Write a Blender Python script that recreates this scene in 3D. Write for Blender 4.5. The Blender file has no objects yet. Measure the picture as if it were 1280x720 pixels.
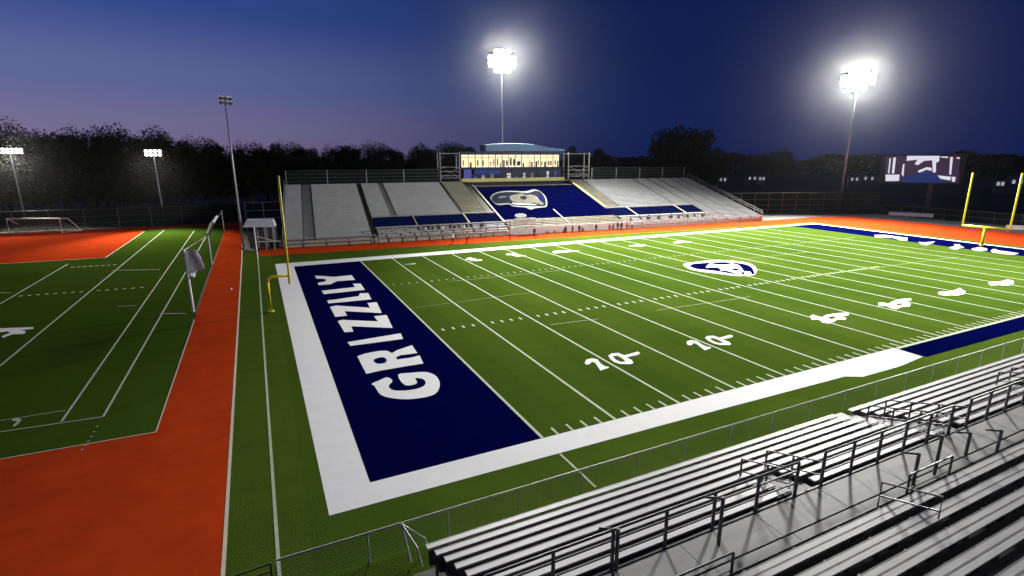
import bpy, bmesh, math, random
from mathutils import Vector, Matrix
random.seed(7)
S = bpy.context.scene
C = S.collection
R = math.radians

# ------------------------------------------------------------------ camera solved from the field's own lines
F, PITCH, YAW, ROLL = 647.216, R(13.74375), R(25.36333), R(-0.22936)
CAM = Vector((-11.7144, -21.0431, 13.8629))
fwd = Vector((math.sin(YAW)*math.cos(PITCH), math.cos(YAW)*math.cos(PITCH), -math.sin(PITCH)))
rt0 = Vector((math.cos(YAW), -math.sin(YAW), 0)); up0 = rt0.cross(fwd)
rt = rt0*math.cos(ROLL) + up0*math.sin(ROLL); up = up0*math.cos(ROLL) - rt0*math.sin(ROLL)
cam = bpy.data.objects.new('camera', bpy.data.cameras.new('camera'))
C.objects.link(cam); S.camera = cam
m = Matrix((rt, up, -fwd)).transposed().to_4x4(); m.translation = CAM
cam.matrix_world = m
cam.data.sensor_width = 36; cam.data.lens = F/1280*36
cam.data.clip_start = 0.3; cam.data.clip_end = 6000

def ray(x, y): return fwd + rt*((x-640)/F) - up*((y-360)/F)
def g(x, y, z=0.0):                       # ground point seen at a place of the photo (survey of the painted marks)
    d = ray(x, y); t = (z-CAM.z)/d.z; return CAM + d*t
# the far stand has its own frame: u along it, v up the rows
TH = R(4.5)
FO = Vector((-9.3, 72.5, 0)); FU = Vector((math.cos(TH), -math.sin(TH), 0)); FV = Vector((math.sin(TH), math.cos(TH), 0))
FM = Matrix((FU, FV, Vector((0, 0, 1)))).transposed().to_4x4(); FM.translation = FO
Z0, SL = 1.3, 0.298
def seat(x, y, lift=0.0):                 # point of the far seating slope, in its own frame
    d = ray(x, y); n = FU.cross(Vector((FV.x, FV.y, SL))).normalized()
    p0 = FO + Vector((0, 0, Z0+lift)); t = (p0-CAM).dot(n)/d.dot(n)
    return FM.inverted() @ (CAM + d*t)

# ------------------------------------------------------------------ materials
MATS = {}
def mat(name, col, rough=.7, metal=0.0, var=0.0, scale=3.0, spec=.3, emit=None, estr=0.0, bump=0.0, col2=None, trans=0.0, detail=5, stretch=None):
    if name in MATS: return MATS[name]
    mt = bpy.data.materials.new(name); mt.use_nodes = True
    nt = mt.node_tree; b = nt.nodes['Principled BSDF']
    b.inputs['Roughness'].default_value = rough; b.inputs['Metallic'].default_value = metal
    b.inputs['Specular IOR Level'].default_value = spec
    c1 = tuple(col)+(1,)
    b.inputs['Base Color'].default_value = c1
    tc = nt.nodes.new('ShaderNodeTexCoord')
    if var or col2:
        mp = nt.nodes.new('ShaderNodeMapping'); nt.links.new(tc.outputs['Object'], mp.inputs['Vector'])
        if stretch: mp.inputs['Scale'].default_value = stretch
        n = nt.nodes.new('ShaderNodeTexNoise'); n.inputs['Scale'].default_value = scale; n.inputs['Detail'].default_value = detail
        n.inputs['Roughness'].default_value = .65
        nt.links.new(mp.outputs[0], n.inputs['Vector'])
        r = nt.nodes.new('ShaderNodeValToRGB'); r.color_ramp.elements[0].position = .32; r.color_ramp.elements[1].position = .68
        c2 = col2 if col2 else tuple(min(1, c*(1+var)) for c in col)
        ca = tuple(c*(1-var) for c in col) if not col2 else col
        r.color_ramp.elements[0].color = tuple(ca)+(1,); r.color_ramp.elements[1].color = tuple(c2)+(1,)
        nt.links.new(n.outputs['Fac'], r.inputs['Fac']); nt.links.new(r.outputs['Color'], b.inputs['Base Color'])
        if bump:
            bp = nt.nodes.new('ShaderNodeBump'); bp.inputs['Strength'].default_value = bump
            nt.links.new(n.outputs['Fac'], bp.inputs['Height']); nt.links.new(bp.outputs[0], b.inputs['Normal'])
    if emit:
        b.inputs['Emission Color'].default_value = tuple(emit)+(1,); b.inputs['Emission Strength'].default_value = estr
    MATS[name] = mt
    return mt

def turf_mat(name, a, b_, stripe=0.0):
    mt = bpy.data.materials.new(name); mt.use_nodes = True; nt = mt.node_tree; N = nt.nodes; L = nt.links
    bs = N['Principled BSDF']; bs.inputs['Roughness'].default_value = .95; bs.inputs['Specular IOR Level'].default_value = 0
    tc = N.new('ShaderNodeTexCoord')
    n1 = N.new('ShaderNodeTexNoise'); n1.inputs['Scale'].default_value = .045; n1.inputs['Detail'].default_value = 4
    n2 = N.new('ShaderNodeTexNoise'); n2.inputs['Scale'].default_value = 1.6; n2.inputs['Detail'].default_value = 8; n2.inputs['Roughness'].default_value = .8
    mp = N.new('ShaderNodeMapping'); mp.inputs['Scale'].default_value = (.25, 2.2, 1)
    n3 = N.new('ShaderNodeTexNoise'); n3.inputs['Scale'].default_value = .35; n3.inputs['Detail'].default_value = 3
    L.new(tc.outputs['Object'], n1.inputs['Vector']); L.new(tc.outputs['Object'], n2.inputs['Vector'])
    L.new(tc.outputs['Object'], mp.inputs['Vector']); L.new(mp.outputs[0], n3.inputs['Vector'])
    s1 = N.new('ShaderNodeMath'); s1.operation = 'MULTIPLY_ADD'; L.new(n1.outputs['Fac'], s1.inputs[0]); s1.inputs[1].default_value = .9; s1.inputs[2].default_value = -.2
    s2 = N.new('ShaderNodeMath'); s2.operation = 'MULTIPLY_ADD'; L.new(n2.outputs['Fac'], s2.inputs[0]); s2.inputs[1].default_value = .42; L.new(s1.outputs[0], s2.inputs[2])
    s3 = N.new('ShaderNodeMath'); s3.operation = 'MULTIPLY_ADD'; L.new(n3.outputs['Fac'], s3.inputs[0]); s3.inputs[1].default_value = .35; L.new(s2.outputs[0], s3.inputs[2])
    last = s3
    if stripe:
        sx = N.new('ShaderNodeSeparateXYZ'); L.new(tc.outputs['Object'], sx.inputs[0])
        w = N.new('ShaderNodeMath'); w.operation = 'PINGPONG'; L.new(sx.outputs['X'], w.inputs[0]); w.inputs[1].default_value = 4.572
        gt = N.new('ShaderNodeMath'); gt.operation = 'GREATER_THAN'; L.new(w.outputs[0], gt.inputs[0]); gt.inputs[1].default_value = 2.286
        s4 = N.new('ShaderNodeMath'); s4.operation = 'MULTIPLY_ADD'; L.new(gt.outputs[0], s4.inputs[0]); s4.inputs[1].default_value = stripe; L.new(last.outputs[0], s4.inputs[2]); last = s4
    mx = N.new('ShaderNodeMix'); mx.data_type = 'RGBA'; mx.clamp_factor = True
    L.new(last.outputs[0], mx.inputs['Factor']); mx.inputs['A'].default_value = a+(1,); mx.inputs['B'].default_value = b_+(1,)
    L.new(mx.outputs['Result'], bs.inputs['Base Color'])
    bp = N.new('ShaderNodeBump'); bp.inputs['Strength'].default_value = .35; bp.inputs['Distance'].default_value = .05
    n4 = N.new('ShaderNodeTexNoise'); n4.inputs['Scale'].default_value = 14; L.new(tc.outputs['Object'], n4.inputs['Vector'])
    L.new(n4.outputs['Fac'], bp.inputs['Height']); L.new(bp.outputs[0], bs.inputs['Normal'])
    MATS[name] = mt; return mt

TURF = turf_mat('synthetic turf', (.016, .051, .005), (.078, .124, .015), .10)
TURF2 = turf_mat('practice turf', (.024, .060, .006), (.058, .106, .011), 0)
GRASS = mat('rough grass', (.018, .028, .012), .9, var=.5, scale=.05)
TRACK = mat('orange track rubber', (.50, .050, .010), .95, var=.13, scale=.5, spec=.0, detail=9)
APRON = mat('grey concrete apron', (.16, .16, .15), .9, var=.2, scale=.6)
PAINT = mat('white field paint', (.78, .78, .78), .9, var=.035, scale=1.4, spec=.2, detail=9)
LINE = mat('thin white line paint', (.44, .50, .35), .85, var=.14, scale=2.5, spec=.2)
CREAM = mat('cream edge line paint', (.66, .58, .44), .85, var=.12, scale=2)
YLINE = mat('faint yellow line paint', (.11, .165, .02), .85, var=.2, scale=1.5)
NAVY = mat('navy field paint', (.0006, .0015, .040), 1.0, var=.12, scale=.8, spec=0, detail=9)
NAVY2 = mat('dark logo blue paint', (.001, .0015, .035), 1.0, spec=0, var=.15, scale=1)
YEL = mat('yellow goal post enamel', (.80, .68, .02), .4, var=.06, scale=1, spec=.4)
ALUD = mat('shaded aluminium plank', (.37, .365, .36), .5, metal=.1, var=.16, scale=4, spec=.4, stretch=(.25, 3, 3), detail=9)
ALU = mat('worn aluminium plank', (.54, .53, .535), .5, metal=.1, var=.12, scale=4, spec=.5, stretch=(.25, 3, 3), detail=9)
ALU2 = mat('shade darkened footboard', (.06, .06, .06), .55, metal=.3, var=.22, scale=3, spec=.4, stretch=(.3, 3, 3), detail=9)  # tone darkened to stand for the shade in the gaps between benches
DECK = mat('grey walkway decking', (.20, .20, .195), .6, metal=.1, var=.18, scale=2.2, stretch=(.3, 2, 2), detail=9)
STEEL = mat('dark galvanised steel', (.085, .08, .08), .5, metal=.5, var=.25, scale=6)
GALV = mat('galvanised pole steel', (.36, .37, .40), .45, metal=.5, var=.15, scale=2)
RAILG = mat('pale fence rail paint', (.62, .68, .56), .5, metal=.2, var=.12, scale=3)
RSTEEL = mat('grey handrail steel', (.13, .13, .13), .5, metal=.4, var=.3, scale=5)
RAILF = mat('far rail grey paint', (.24, .25, .25), .6, metal=.1, var=.12, scale=3)
FSEAT = mat('far stand bench aluminium', (.33, .335, .335), .7, metal=.1, var=.10, scale=.5)
FSEATW = mat('far stand warm bench', (.22, .21, .155), .7, metal=.1, var=.10, scale=.5)  # beige front rows; also carries the lamp's yellow tint on some upper sections
FBLUE = mat('far stand blue bench', (.004, .008, .055), .95, spec=0, var=.12, scale=.5)
MBLUE = mat('royal blue bench', (.0007, .002, .058), .95, spec=0, var=.12, scale=.5)
AGREY = mat('aisle grey plate', (.17, .17, .165), .8, var=.15, scale=1)
AWARM = mat('aisle olive plate', (.05, .046, .028), .8, var=.2, scale=1)
AISLE = mat('aisle concrete', (.022, .022, .02), .8, var=.3, scale=1)
CREAMW = mat('beige front wall', (.30, .29, .24), .7, var=.15, scale=.8)
YTRIM = mat('yellow trim rail', (.55, .50, .16), .5, var=.12, scale=1)
WHITE = mat('white painted metal', (.75, .76, .78), .5, var=.06, scale=2)
BLACK = mat('black plastic', (.012, .012, .014), .5, var=.3, scale=3)
DARKM = mat('dark mesh screen', (.035, .036, .038), .8, var=.25, scale=2)
CLOTH = mat('white cloth', (.72, .73, .80), .9, var=.10, scale=2)
BARK = mat('dark bark', (.03, .022, .015), .95, var=.4, scale=4)
LEAF = mat('dark night foliage', (.009, .014, .006), .9, var=.5, scale=.35, spec=.1)
LEAF2 = mat('olive night foliage', (.012, .017, .007), .9, var=.5, scale=.35, spec=.1)
SKIN = mat('skin', (.45, .26, .18), .6, var=.1, scale=8)
CLD = mat('dark sports clothes', (.012, .013, .022), .85, var=.4, scale=5)
CLW = mat('pale sports clothes', (.55, .55, .56), .85, var=.1, scale=5)
CLR = mat('rust coloured shirt', (.45, .12, .05), .85, var=.15, scale=5)
LAMP = mat('lit floodlight lens', (.9, .9, .9), .3, emit=(1, .98, .94), estr=70)
LAMPW = mat('lit warm floodlight lens', (.9, .9, .8), .3, emit=(1, .94, .74), estr=12)
DEAD = mat('unlit floodlight lens', (.10, .11, .13), .2, spec=.6)
ROOFB = mat('pale blue roof sheeting', (.06, .15, .28), .5, var=.08, scale=1)
PBW = mat('dark navy cladding', (.012, .018, .05), .6, var=.3, scale=1.5)
LITW = mat('lit press box glazing', (.6, .55, .4), .3, emit=(1, .82, .45), estr=.85)
BAN = mat('periwinkle panel', (.10, .12, .50), .7, var=.08, scale=1)

def mesh_screen(name, col, cell=.06, wire=.12, metal=.4):
    mt = bpy.data.materials.new(name); mt.use_nodes = True; nt = mt.node_tree; N = nt.nodes; L = nt.links
    b = N['Principled BSDF']; b.inputs['Base Color'].default_value = col+(1,); b.inputs['Roughness'].default_value = .5; b.inputs['Metallic'].default_value = metal; b.inputs['Specular IOR Level'].default_value = metal
    tc = N.new('ShaderNodeTexCoord'); sx = N.new('ShaderNodeSeparateXYZ'); L.new(tc.outputs['Object'], sx.inputs[0])
    outs = []
    for sgn in (1, -1):
        xy = N.new('ShaderNodeMath'); xy.operation = 'ADD'; L.new(sx.outputs['X'], xy.inputs[0]); L.new(sx.outputs['Y'], xy.inputs[1])
        a = N.new('ShaderNodeMath'); a.operation = 'MULTIPLY_ADD'; L.new(sx.outputs['Z'], a.inputs[0]); a.inputs[1].default_value = sgn; L.new(xy.outputs[0], a.inputs[2])
        p = N.new('ShaderNodeMath'); p.operation = 'PINGPONG'; L.new(a.outputs[0], p.inputs[0]); p.inputs[1].default_value = cell
        q = N.new('ShaderNodeMath'); q.operation = 'LESS_THAN'; L.new(p.outputs[0], q.inputs[0]); q.inputs[1].default_value = cell*wire
        outs.append(q)
    mxx = N.new('ShaderNodeMath'); mxx.operation = 'MAXIMUM'; L.new(outs[0].outputs[0], mxx.inputs[0]); L.new(outs[1].outputs[0], mxx.inputs[1])
    tr = N.new('ShaderNodeBsdfTransparent'); ms = N.new('ShaderNodeMixShader')
    L.new(mxx.outputs[0], ms.inputs[0]); L.new(tr.outputs[0], ms.inputs[1]); L.new(b.outputs[0], ms.inputs[2])
    L.new(ms.outputs[0], N['Material Output'].inputs['Surface']); MATS[name] = mt; return mt
CHAIN = mesh_screen('chain link mesh', (.30, .31, .29))
SCREEN = mesh_screen('fine dark windscreen mesh', (.012, .018, .017), .05, .6, 0)
NET = mesh_screen('white goal net', (.5, .5, .5), .12, .08)

# ------------------------------------------------------------------ mesh builders
class MB:
    def __init__(s): s.v = []; s.f = []; s.mi = []; s.cur = 0
    def add(s, vs, fs):
        o = len(s.v); s.v += [tuple(v) for v in vs]; s.f += [tuple(i+o for i in f) for f in fs]; s.mi += [s.cur]*len(fs); return s
    def box(s, a, b):
        x0, y0, z0 = a; x1, y1, z1 = b
        return s.add([(x0,y0,z0),(x1,y0,z0),(x1,y1,z0),(x0,y1,z0),(x0,y0,z1),(x1,y0,z1),(x1,y1,z1),(x0,y1,z1)],
                     [(0,3,2,1),(4,5,6,7),(0,1,5,4),(1,2,6,5),(2,3,7,6),(3,0,4,7)])
    def bar(s, a, b, w, h=None):             # square-section bar between two points
        h = h or w; a = Vector(a); b = Vector(b); d = (b-a).normalized()
        r = d.cross(Vector((0, 0, 1))); r = Vector((1, 0, 0)) if r.length < 1e-4 else r.normalized(); u = r.cross(d)
        P = [p + r*sx*w/2 + u*sz*h/2 for p in (a, b) for sx, sz in ((-1,-1),(1,-1),(1,1),(-1,1))]
        return s.add(P, [(0,1,2,3),(7,6,5,4),(0,4,5,1),(1,5,6,2),(2,6,7,3),(3,7,4,0)])
    def tube(s, pts, r, n=8, r2=None, cap=True):
        pts = [Vector(p) for p in pts]; r2 = r if r2 is None else r2; rings = []
        for i, p in enumerate(pts):
            d = (pts[min(i+1, len(pts)-1)] - pts[max(i-1, 0)]).normalized()
            a = d.cross(Vector((0, 0, 1))); a = Vector((1, 0, 0)) if a.length < 1e-3 else a.normalized(); b = d.cross(a)
            rr = r + (r2-r)*i/(len(pts)-1)
            rings.append([p + a*math.cos(2*math.pi*k/n)*rr + b*math.sin(2*math.pi*k/n)*rr for k in range(n)])
        vs = [q for R_ in rings for q in R_]; fs = []
        for i in range(len(pts)-1):
            for k in range(n): fs.append((i*n+k, i*n+(k+1) % n, (i+1)*n+(k+1) % n, (i+1)*n+k))
        if cap: fs += [tuple(range(n-1, -1, -1)), tuple((len(pts)-1)*n+k for k in range(n))]
        return s.add(vs, fs)
    def poly(s, pts): return s.add(pts, [tuple(range(len(pts)))])
    def build(s, name, m, parent=None, smooth=False):
        me = bpy.data.meshes.new(name); me.from_pydata(s.v, [], s.f)
        for x in (m if isinstance(m, (list, tuple)) else [m]): me.materials.append(x)
        for p, i in zip(me.polygons, s.mi): p.material_index = i; p.use_smooth = smooth
        me.update()
        o = bpy.data.objects.new(name, me); C.objects.link(o)
        if parent: o.parent = parent
        return o
def tag(o, label=None, cat=None, group=None, kind=None):
    if label: o['label'] = label
    if cat: o['category'] = cat
    if group: o['group'] = group
    if kind: o['kind'] = kind
    return o
def empty(name, loc=(0,0,0), label=None, cat=None, group=None, rz=0, mw=None):
    o = bpy.data.objects.new(name, None); C.objects.link(o); o.location = loc; o.rotation_euler = (0, 0, rz); o.empty_display_size = .1
    if mw is not None: o.matrix_world = mw
    return tag(o, label, cat, group)
def copy_tree(o, parent=None):
    c = o.copy(); C.objects.link(c)
    if parent: c.parent = parent
    for ch in [x for x in list(o.children)]: copy_tree(ch, c)
    return c

def smooth_poly(pts, n=5):                   # closed Catmull-Rom
    out = []; k = len(pts)
    for i in range(k):
        p0, p1, p2, p3 = (Vector(pts[(i+j-1) % k]) for j in range(4))
        for q in range(n):
            t = q/n; out.append(.5*((2*p1)+(p2-p0)*t+(2*p0-5*p1+4*p2-p3)*t*t+(3*p1-p0-3*p2+p3)*t**3))
    return out
def sheet(name, loops, z, m, kind='structure', parent=None, depth=0.0):
    """flat painted shape from 2-D loops (first outline, then holes) filled by triangulation"""
    bm = bmesh.new(); es = []
    for lp in loops:
        vs = [bm.verts.new((p[0], p[1], z)) for p in lp]
        for i in range(len(vs)): es.append(bm.edges.new((vs[i], vs[(i+1) % len(vs)])))
    bmesh.ops.triangle_fill(bm, edges=es, use_beauty=True, use_dissolve=False)
    for f in bm.faces:
        f.normal_update()
        if f.normal.z < 0: f.normal_flip()
    if depth:
        r = bmesh.ops.extrude_face_region(bm, geom=list(bm.faces))
        for v in [e for e in r['geom'] if isinstance(e, bmesh.types.BMVert)]: v.co.z -= depth
        bmesh.ops.recalc_face_normals(bm, faces=bm.faces)
    me = bpy.data.meshes.new(name); bm.to_mesh(me); bm.free(); me.materials.append(m)
    o = bpy.data.objects.new(name, me); C.objects.link(o)
    if parent: o.parent = parent
    elif kind: o['kind'] = kind
    return o
def join_sheets(name, objs, kind='structure', parent=None):
    bm = bmesh.new(); mats = []
    for o in objs:
        me = o.data; off = len(mats); mats += list(me.materials); n0 = len(bm.faces)
        bm.from_mesh(me); bm.faces.ensure_lookup_table()
        for f in bm.faces[n0:]: f.material_index += off
        bpy.data.objects.remove(o)
    me = bpy.data.meshes.new(name); bm.to_mesh(me); bm.free()
    for x in mats: me.materials.append(x)
    o = bpy.data.objects.new(name, me); C.objects.link(o)
    if parent: o.parent = parent
    elif kind: o['kind'] = kind
    return o
def strip(mb, a, b, w, z):
    a = Vector((a[0], a[1])); b = Vector((b[0], b[1])); d = (b-a).normalized(); n = Vector((-d.y, d.x))*w/2
    mb.poly([(a.x-n.x, a.y-n.y, z), (b.x-n.x, b.y-n.y, z), (b.x+n.x, b.y+n.y, z), (a.x+n.x, a.y+n.y, z)])
G2 = lambda x, y: (lambda p: (p.x, p.y))(g(x, y))
Q = lambda ox, oy, s, L: [G2(ox+x/s, oy+y/s) for x, y in L]

# ------------------------------------------------------------------ ground and painted surfaces
YD = .9144; W = 54.47; FL = 100*YD; EZ = 8.72
mb = MB(); n = 24; ext = 3000
mb.poly([(-ext, -200, -.03), (ext, -200, -.03), (ext, ext, -.03), (-ext, ext, -.03)])
mb.build('ground', GRASS)['kind'] = 'structure'
sheet('football_field', [[(-18, -7.2), (112, -7.2), (112, 64), (-18, 72)]], 0.0, TURF)
sheet('practice_field', [[G2(0, 574), G2(195, 540), (-18.9, 40), G2(283, 282), (-38, 113), (-130, 113), (-130, 6)]], 0.0, TURF2)
trk = [G2(303, 283), (-15.45, 63), (-14.35, -2.3), (-14.3, -9), (-60, -9), (-60, 9.6), G2(0, 574), G2(195, 540), G2(243, 400), G2(283, 282)]
sheet('orange_track_strip', [trk], .004, TRACK)
sheet('orange_practice_area', [[G2(132, 322), G2(181, 289), (-36, 113), (-130, 113), (-130, 74.5), G2(0, 330)]], .004, TRACK)
sheet('orange_far_path', [[(-130, 113.2), G2(283, 282.0), G2(303, 282.5), (-17, 118), (-130, 118)]], .004, TRACK)
fr = lambda u, v: (FM @ Vector((u, v, 0)))[:2]
sheet('orange_running_track', [[(-13.3, 65.5), (102, 57.0), (101.2, 40), (98.6, 5), (98, -6), (116, -6), (119, 20), (122, 47), (122.6, 60), (116, 64), fr(105, 0), fr(-4, -.4), (-13.2, 73.5)]], .004, TRACK)
sheet('concrete_apron', [[(116.1, -10), (119.1, 20), (122.1, 47), (122.7, 60), (116.1, 64.1), fr(105, 0.1), fr(108, 12), (126, 78), (134, 62), (133, 30), (126, -10)]], .004, APRON)
sheet('gravel_walk', [[(-8.4, -30), (70, -30), (70, -6.0), (-8.4, -6.0)]], .004, APRON)

mb = MB()
# white border band
o1 = g(652, 580); o2 = g(960, 497.5)
Yn = -1.75
sheet('white_border', [[(-10.65, -1.5), (-11.15, W+3.2), (100.2, W+1.35), (96.9, 15), (97.2, 0), (96.2, 0), (95.8, 15), (99.0, W+.1), (-8.9, W+.1), (-8.75, .05), (30.3, 0.02), (30.2, -1.95), (27, -2.3), (22.7, -2.3), (21.7, -1.75), (10, -1.6)]], .008, PAINT)
sheet('navy_coaching_strip', [[(30.4, -.3), (80, -.3), (80, -2.3), (30.4, -2.1)]], .008, NAVY)
sheet('near_end_zone', [[(-EZ, .06), (-.06, .06), (-.06, W+.08), (-8.88, W+.08)]], .008, NAVY)
sheet('far_end_zone', [[(89.0, 2), (95.8, 2), (96.2, 18), (98.95, W+.08), (91.2, W+.08), (88.4, 18)]], .008, NAVY)
# yard lines, hashes
for i in range(0, 19):
    x = i*5*YD if i else 0
    strip(mb, (x, 0.0), (x, W+.1), .17, .012)
strip(mb, (30.4, -.12), (88, -.12), .24, .012)
for k in range(1, 96):
    if k % 5 == 0: continue
    x = k*YD
    strip(mb, (x, .03), (x, .78), .14, .012)
    if x < 62:
        strip(mb, (x, 19.0), (x, 19.6), .2, .012)
    strip(mb, (x, 37.3), (x, 37.9), .09, .012)
mb.build('yard_lines', LINE)['kind'] = 'structure'
mb = MB(); strip(mb, (.05, -1.62), (.1, -4.6), .11, .012)
strip(mb, G2(322, 315), (-12.55, -6.5), .13, .012)
mb.build('boundary_line', LINE)['kind'] = 'structure'
mb = MB()
for a, b in (((688, 406), (748, 398.5)), ((820, 388), (938, 371)), ((989, 348), (1200, 321)), ((560, 352), (700, 338)), ((840, 333), (1010, 315))):
    strip(mb, G2(*a), G2(*b), .14, .010)
strip(mb, (0, 27), (14, 27.4), .1, .010)
mb.build('soccer_line', YLINE)['kind'] = 'structure'
# cream edges of the orange surfaces
mb = MB()
pts = [G2(303, 283), (-15.45, 63), (-14.35, -2.3), (-14.3, -7)]
for a, b in zip(pts, pts[1:]): strip(mb, a, b, .14, .012)
pts = [G2(0, 330), G2(132, 322), G2(181, 289)]
for a, b in zip(pts, pts[1:]): strip(mb, a, b, .13, .012)
pts = [G2(0, 574), G2(195, 540), G2(243, 400)]
for a, b in zip(pts, pts[1:]): strip(mb, a, b, .07, .012)
mb.build('track_edge_line', CREAM)['kind'] = 'structure'
# practice field lines
mb = MB()
for a, b, w in (((0, 457.5), (206, 287), .14), ((77, 527), (243, 288), .13), ((129, 521), (262, 288), .13), ((0, 540), (129, 521), .09),
                ((0, 526), (82, 513), .07), ((0, 380), (85, 330), .14), ((140, 338), (200, 337), .16), ((200, 392), (233, 392), .13),
                ((0, 366), (14, 366), .12), ((147, 383), (170, 382), .08)):
    strip(mb, G2(*a), G2(*b), w, .012)
for i in range(15):
    p = g(26 + i*10.8, 370 - i*.75); strip(mb, (p.x-.16, p.y), (p.x+.16, p.y), .3, .012)
for i in range(8):
    p = g(91 + i*7.5, 334 - i*.4); strip(mb, (p.x-.2, p.y), (p.x+.2, p.y), .3, .012)
for x, y in ((121.5, 533), (117.5, 540), (114, 546), (110.5, 552), (107, 557), (103, 562)):
    p = g(x, y); strip(mb, (p.x-.05, p.y), (p.x+.05, p.y), .1, .016)
mb.build('practice_field_line', LINE)['kind'] = 'structure'
n4 = [sheet('n', [Q(0, 390, 4, [(-60, 84), (165, 76), (168, 84), (100, 92), (130, 96), (122, 110), (60, 112), (15, 130), (8, 122), (50, 104), (40, 98), (-60, 108)])], .012, PAINT),
      sheet('n', [Q(0, 390, 4, [(60, 534), (80, 528), (108, 538), (95, 556), (72, 575), (62, 570), (88, 546), (62, 546)])], .012, LINE)]
join_sheets('practice_field_number', n4)

# GRIZZLY lettering in the near end zone, traced on the ground
L4 = lambda pts: Q(380, 340, 4.235, pts)
let = []
Gp = [(358,592),(400,574),(440,558),(468,574),(462,588),(452,597),(450,610),(462,622),(490,629),(540,628),(590,621),(630,607),(644,590),(638,573),(620,565),(588,563),(598,590),(535,600),(497,545),(560,535),(630,530),(675,538),(705,558),(719,590),(712,625),(690,648),(640,664),(560,674),(490,672),(430,661),(400,645),(382,618),(372,604)]
Rp = [(282,447),(325,432),(400,418),(440,418),(466,430),(492,415),(572,388),(600,430),(545,437),(510,441),(488,452),(492,464),(560,455),(612,442),(632,485),(520,503),(400,524),(330,540)]
Rh = [(368,468),(385,457),(415,452),(432,458),(438,470),(428,482),(400,487),(378,482)]
let.append(sheet('l', [[tuple(p) for p in smooth_poly(L4(Gp), 3)]], .014, PAINT)); let.append(sheet('l', [L4(Rp), [tuple(p) for p in smooth_poly(L4(Rh), 3)]], .014, PAINT))
for P_ in ([(230,372),(512,325),(525,355),(245,392)],
           [(178,260),(205,254),(392,262),(370,235),(437,228),(470,297),(250,288),(262,316),(215,320)],
           [(138,185),(170,178),(350,190),(335,165),(385,160),(412,218),(215,208),(228,232),(165,238)],
           [(122,152),(290,128),(296,113),(340,112),(357,145),(130,167)],
           [(93,100),(270,80),(258,62),(300,62),(322,95),(105,118)],
           [(57,20),(100,22),(160,26),(252,17),(270,42),(175,49),(140,66),(78,70),(72,58),(105,52),(122,42),(100,36),(66,36)]):
    let.append(sheet('l', [L4(P_)], .014, PAINT))
join_sheets('end_zone_lettering', let)
# yard numbers, traced once and repeated
N4 = lambda pts: Q(700, 420, 5.333, pts)
def num(dx, dy, sx=1, sy=1, c=(9.7, 7.4)):
    T = lambda L_: [((p[0]-c[0])*sx+c[0]+dx, (p[1]-c[1])*sy+c[1]+dy) for p in L_]
    two = T(N4([(165,180),(175,157),(215,147),(250,155),(272,182),(300,200),(328,205),(325,213),(270,230),(254,205),(235,177),(215,171),(197,187),(175,190)]))
    zero = T(N4([(322,130),(345,115),(390,112),(430,128),(520,103),(535,115),(520,125),(445,142),(480,160),(490,180),(470,188),(400,186),(360,172),(335,152)]))
    hole = T(N4([(352,136),(378,130),(405,141),(430,160),(434,171),(402,171),(372,157)]))
    return [sheet('n', [two], .014, PAINT), sheet('n', [zero, hole], .014, PAINT)]
a = []
for p, sx, sy in (((765, 450), 1, 1), ((888, 427), 1, 1)):
    q = g(*p); a += num(q.x-9.7, q.y-7.4, sx, sy)
N5 = lambda pts: Q(990, 340, 4.414, pts)
a.append(sheet('n', [N5([(97,245),(115,235),(140,243),(165,250),(185,238),(230,230),(300,224),(315,230),(312,240),(280,245),(300,255),(295,265),(250,262),(235,275),(200,285),(165,278),(150,262),(110,265)]), N5([(195,248),(230,245),(245,255),(215,262)])], .014, PAINT))
a.append(sheet('n', [N5([(475,170),(500,168),(530,175),(560,160),(600,150),(655,145),(660,155),(630,165),(655,175),(650,190),(600,195),(575,207),(545,200),(520,188),(480,188)]), N5([(575,175),(605,172),(610,182),(580,186)])], .014, PAINT))
a.append(sheet('n', [N5([(805,112),(835,108),(870,108),(905,98),(925,88),(940,98),(960,108),(950,122),(915,130),(880,128),(840,130),(810,124)])], .014, PAINT))
a.append(sheet('n', [N5([(1080,58),(1110,55),(1150,52),(1190,42),(1222,50),(1225,65),(1190,75),(1140,72),(1095,74)])], .014, PAINT))
join_sheets('yard_numbers', a)
a = []
def blob(x, y, rx, ry):                      # worn far numbers
    p = g(x, y); pts = []
    for k in range(16):
        t = k/16*2*math.pi; rr = 1+.28*math.sin(3*t+x)+.14*math.sin(5*t+y); pts.append((p.x+math.cos(t)*rx*rr, p.y+math.sin(t)*ry*rr))
    return sheet('b', [pts], .014, PAINT if x > 560 else LINE)
for b_ in ((514, 330, .8, .35), (588, 323.5, .7, .8), (596, 325.5, .9, .5), (640, 318, .8, 1.0), (650, 320, .9, .35), (700, 314, 1.6, .5), (706, 315, 2.2, .35), (798, 307, 1.5, .8), (852, 302.5, 1.8, .9)):
    a.append(blob(*b_))
join_sheets('far_yard_numbers', a)
a = []
E4 = lambda pts: Q(1060, 270, 5.818, pts)
for P_ in ([(190,140),(260,138),(360,150),(435,160),(430,178),(380,176),(330,160),(200,155)], [(515,190),(560,193),(632,186),(610,200),(570,212),(535,208)],
           [(735,228),(775,222),(770,205),(810,208),(825,222),(845,228),(800,236),(795,245),(755,240)], [(895,240),(950,228),(1010,236),(1015,248),(970,256),(920,252)],
           [(1035,252),(1065,240),(1100,252),(1180,262),(1245,272),(1200,282),(1120,275),(1050,265)]):
    a.append(sheet('b', [E4(P_)], .014, PAINT))
join_sheets('far_end_zone_lettering', a)
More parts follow.
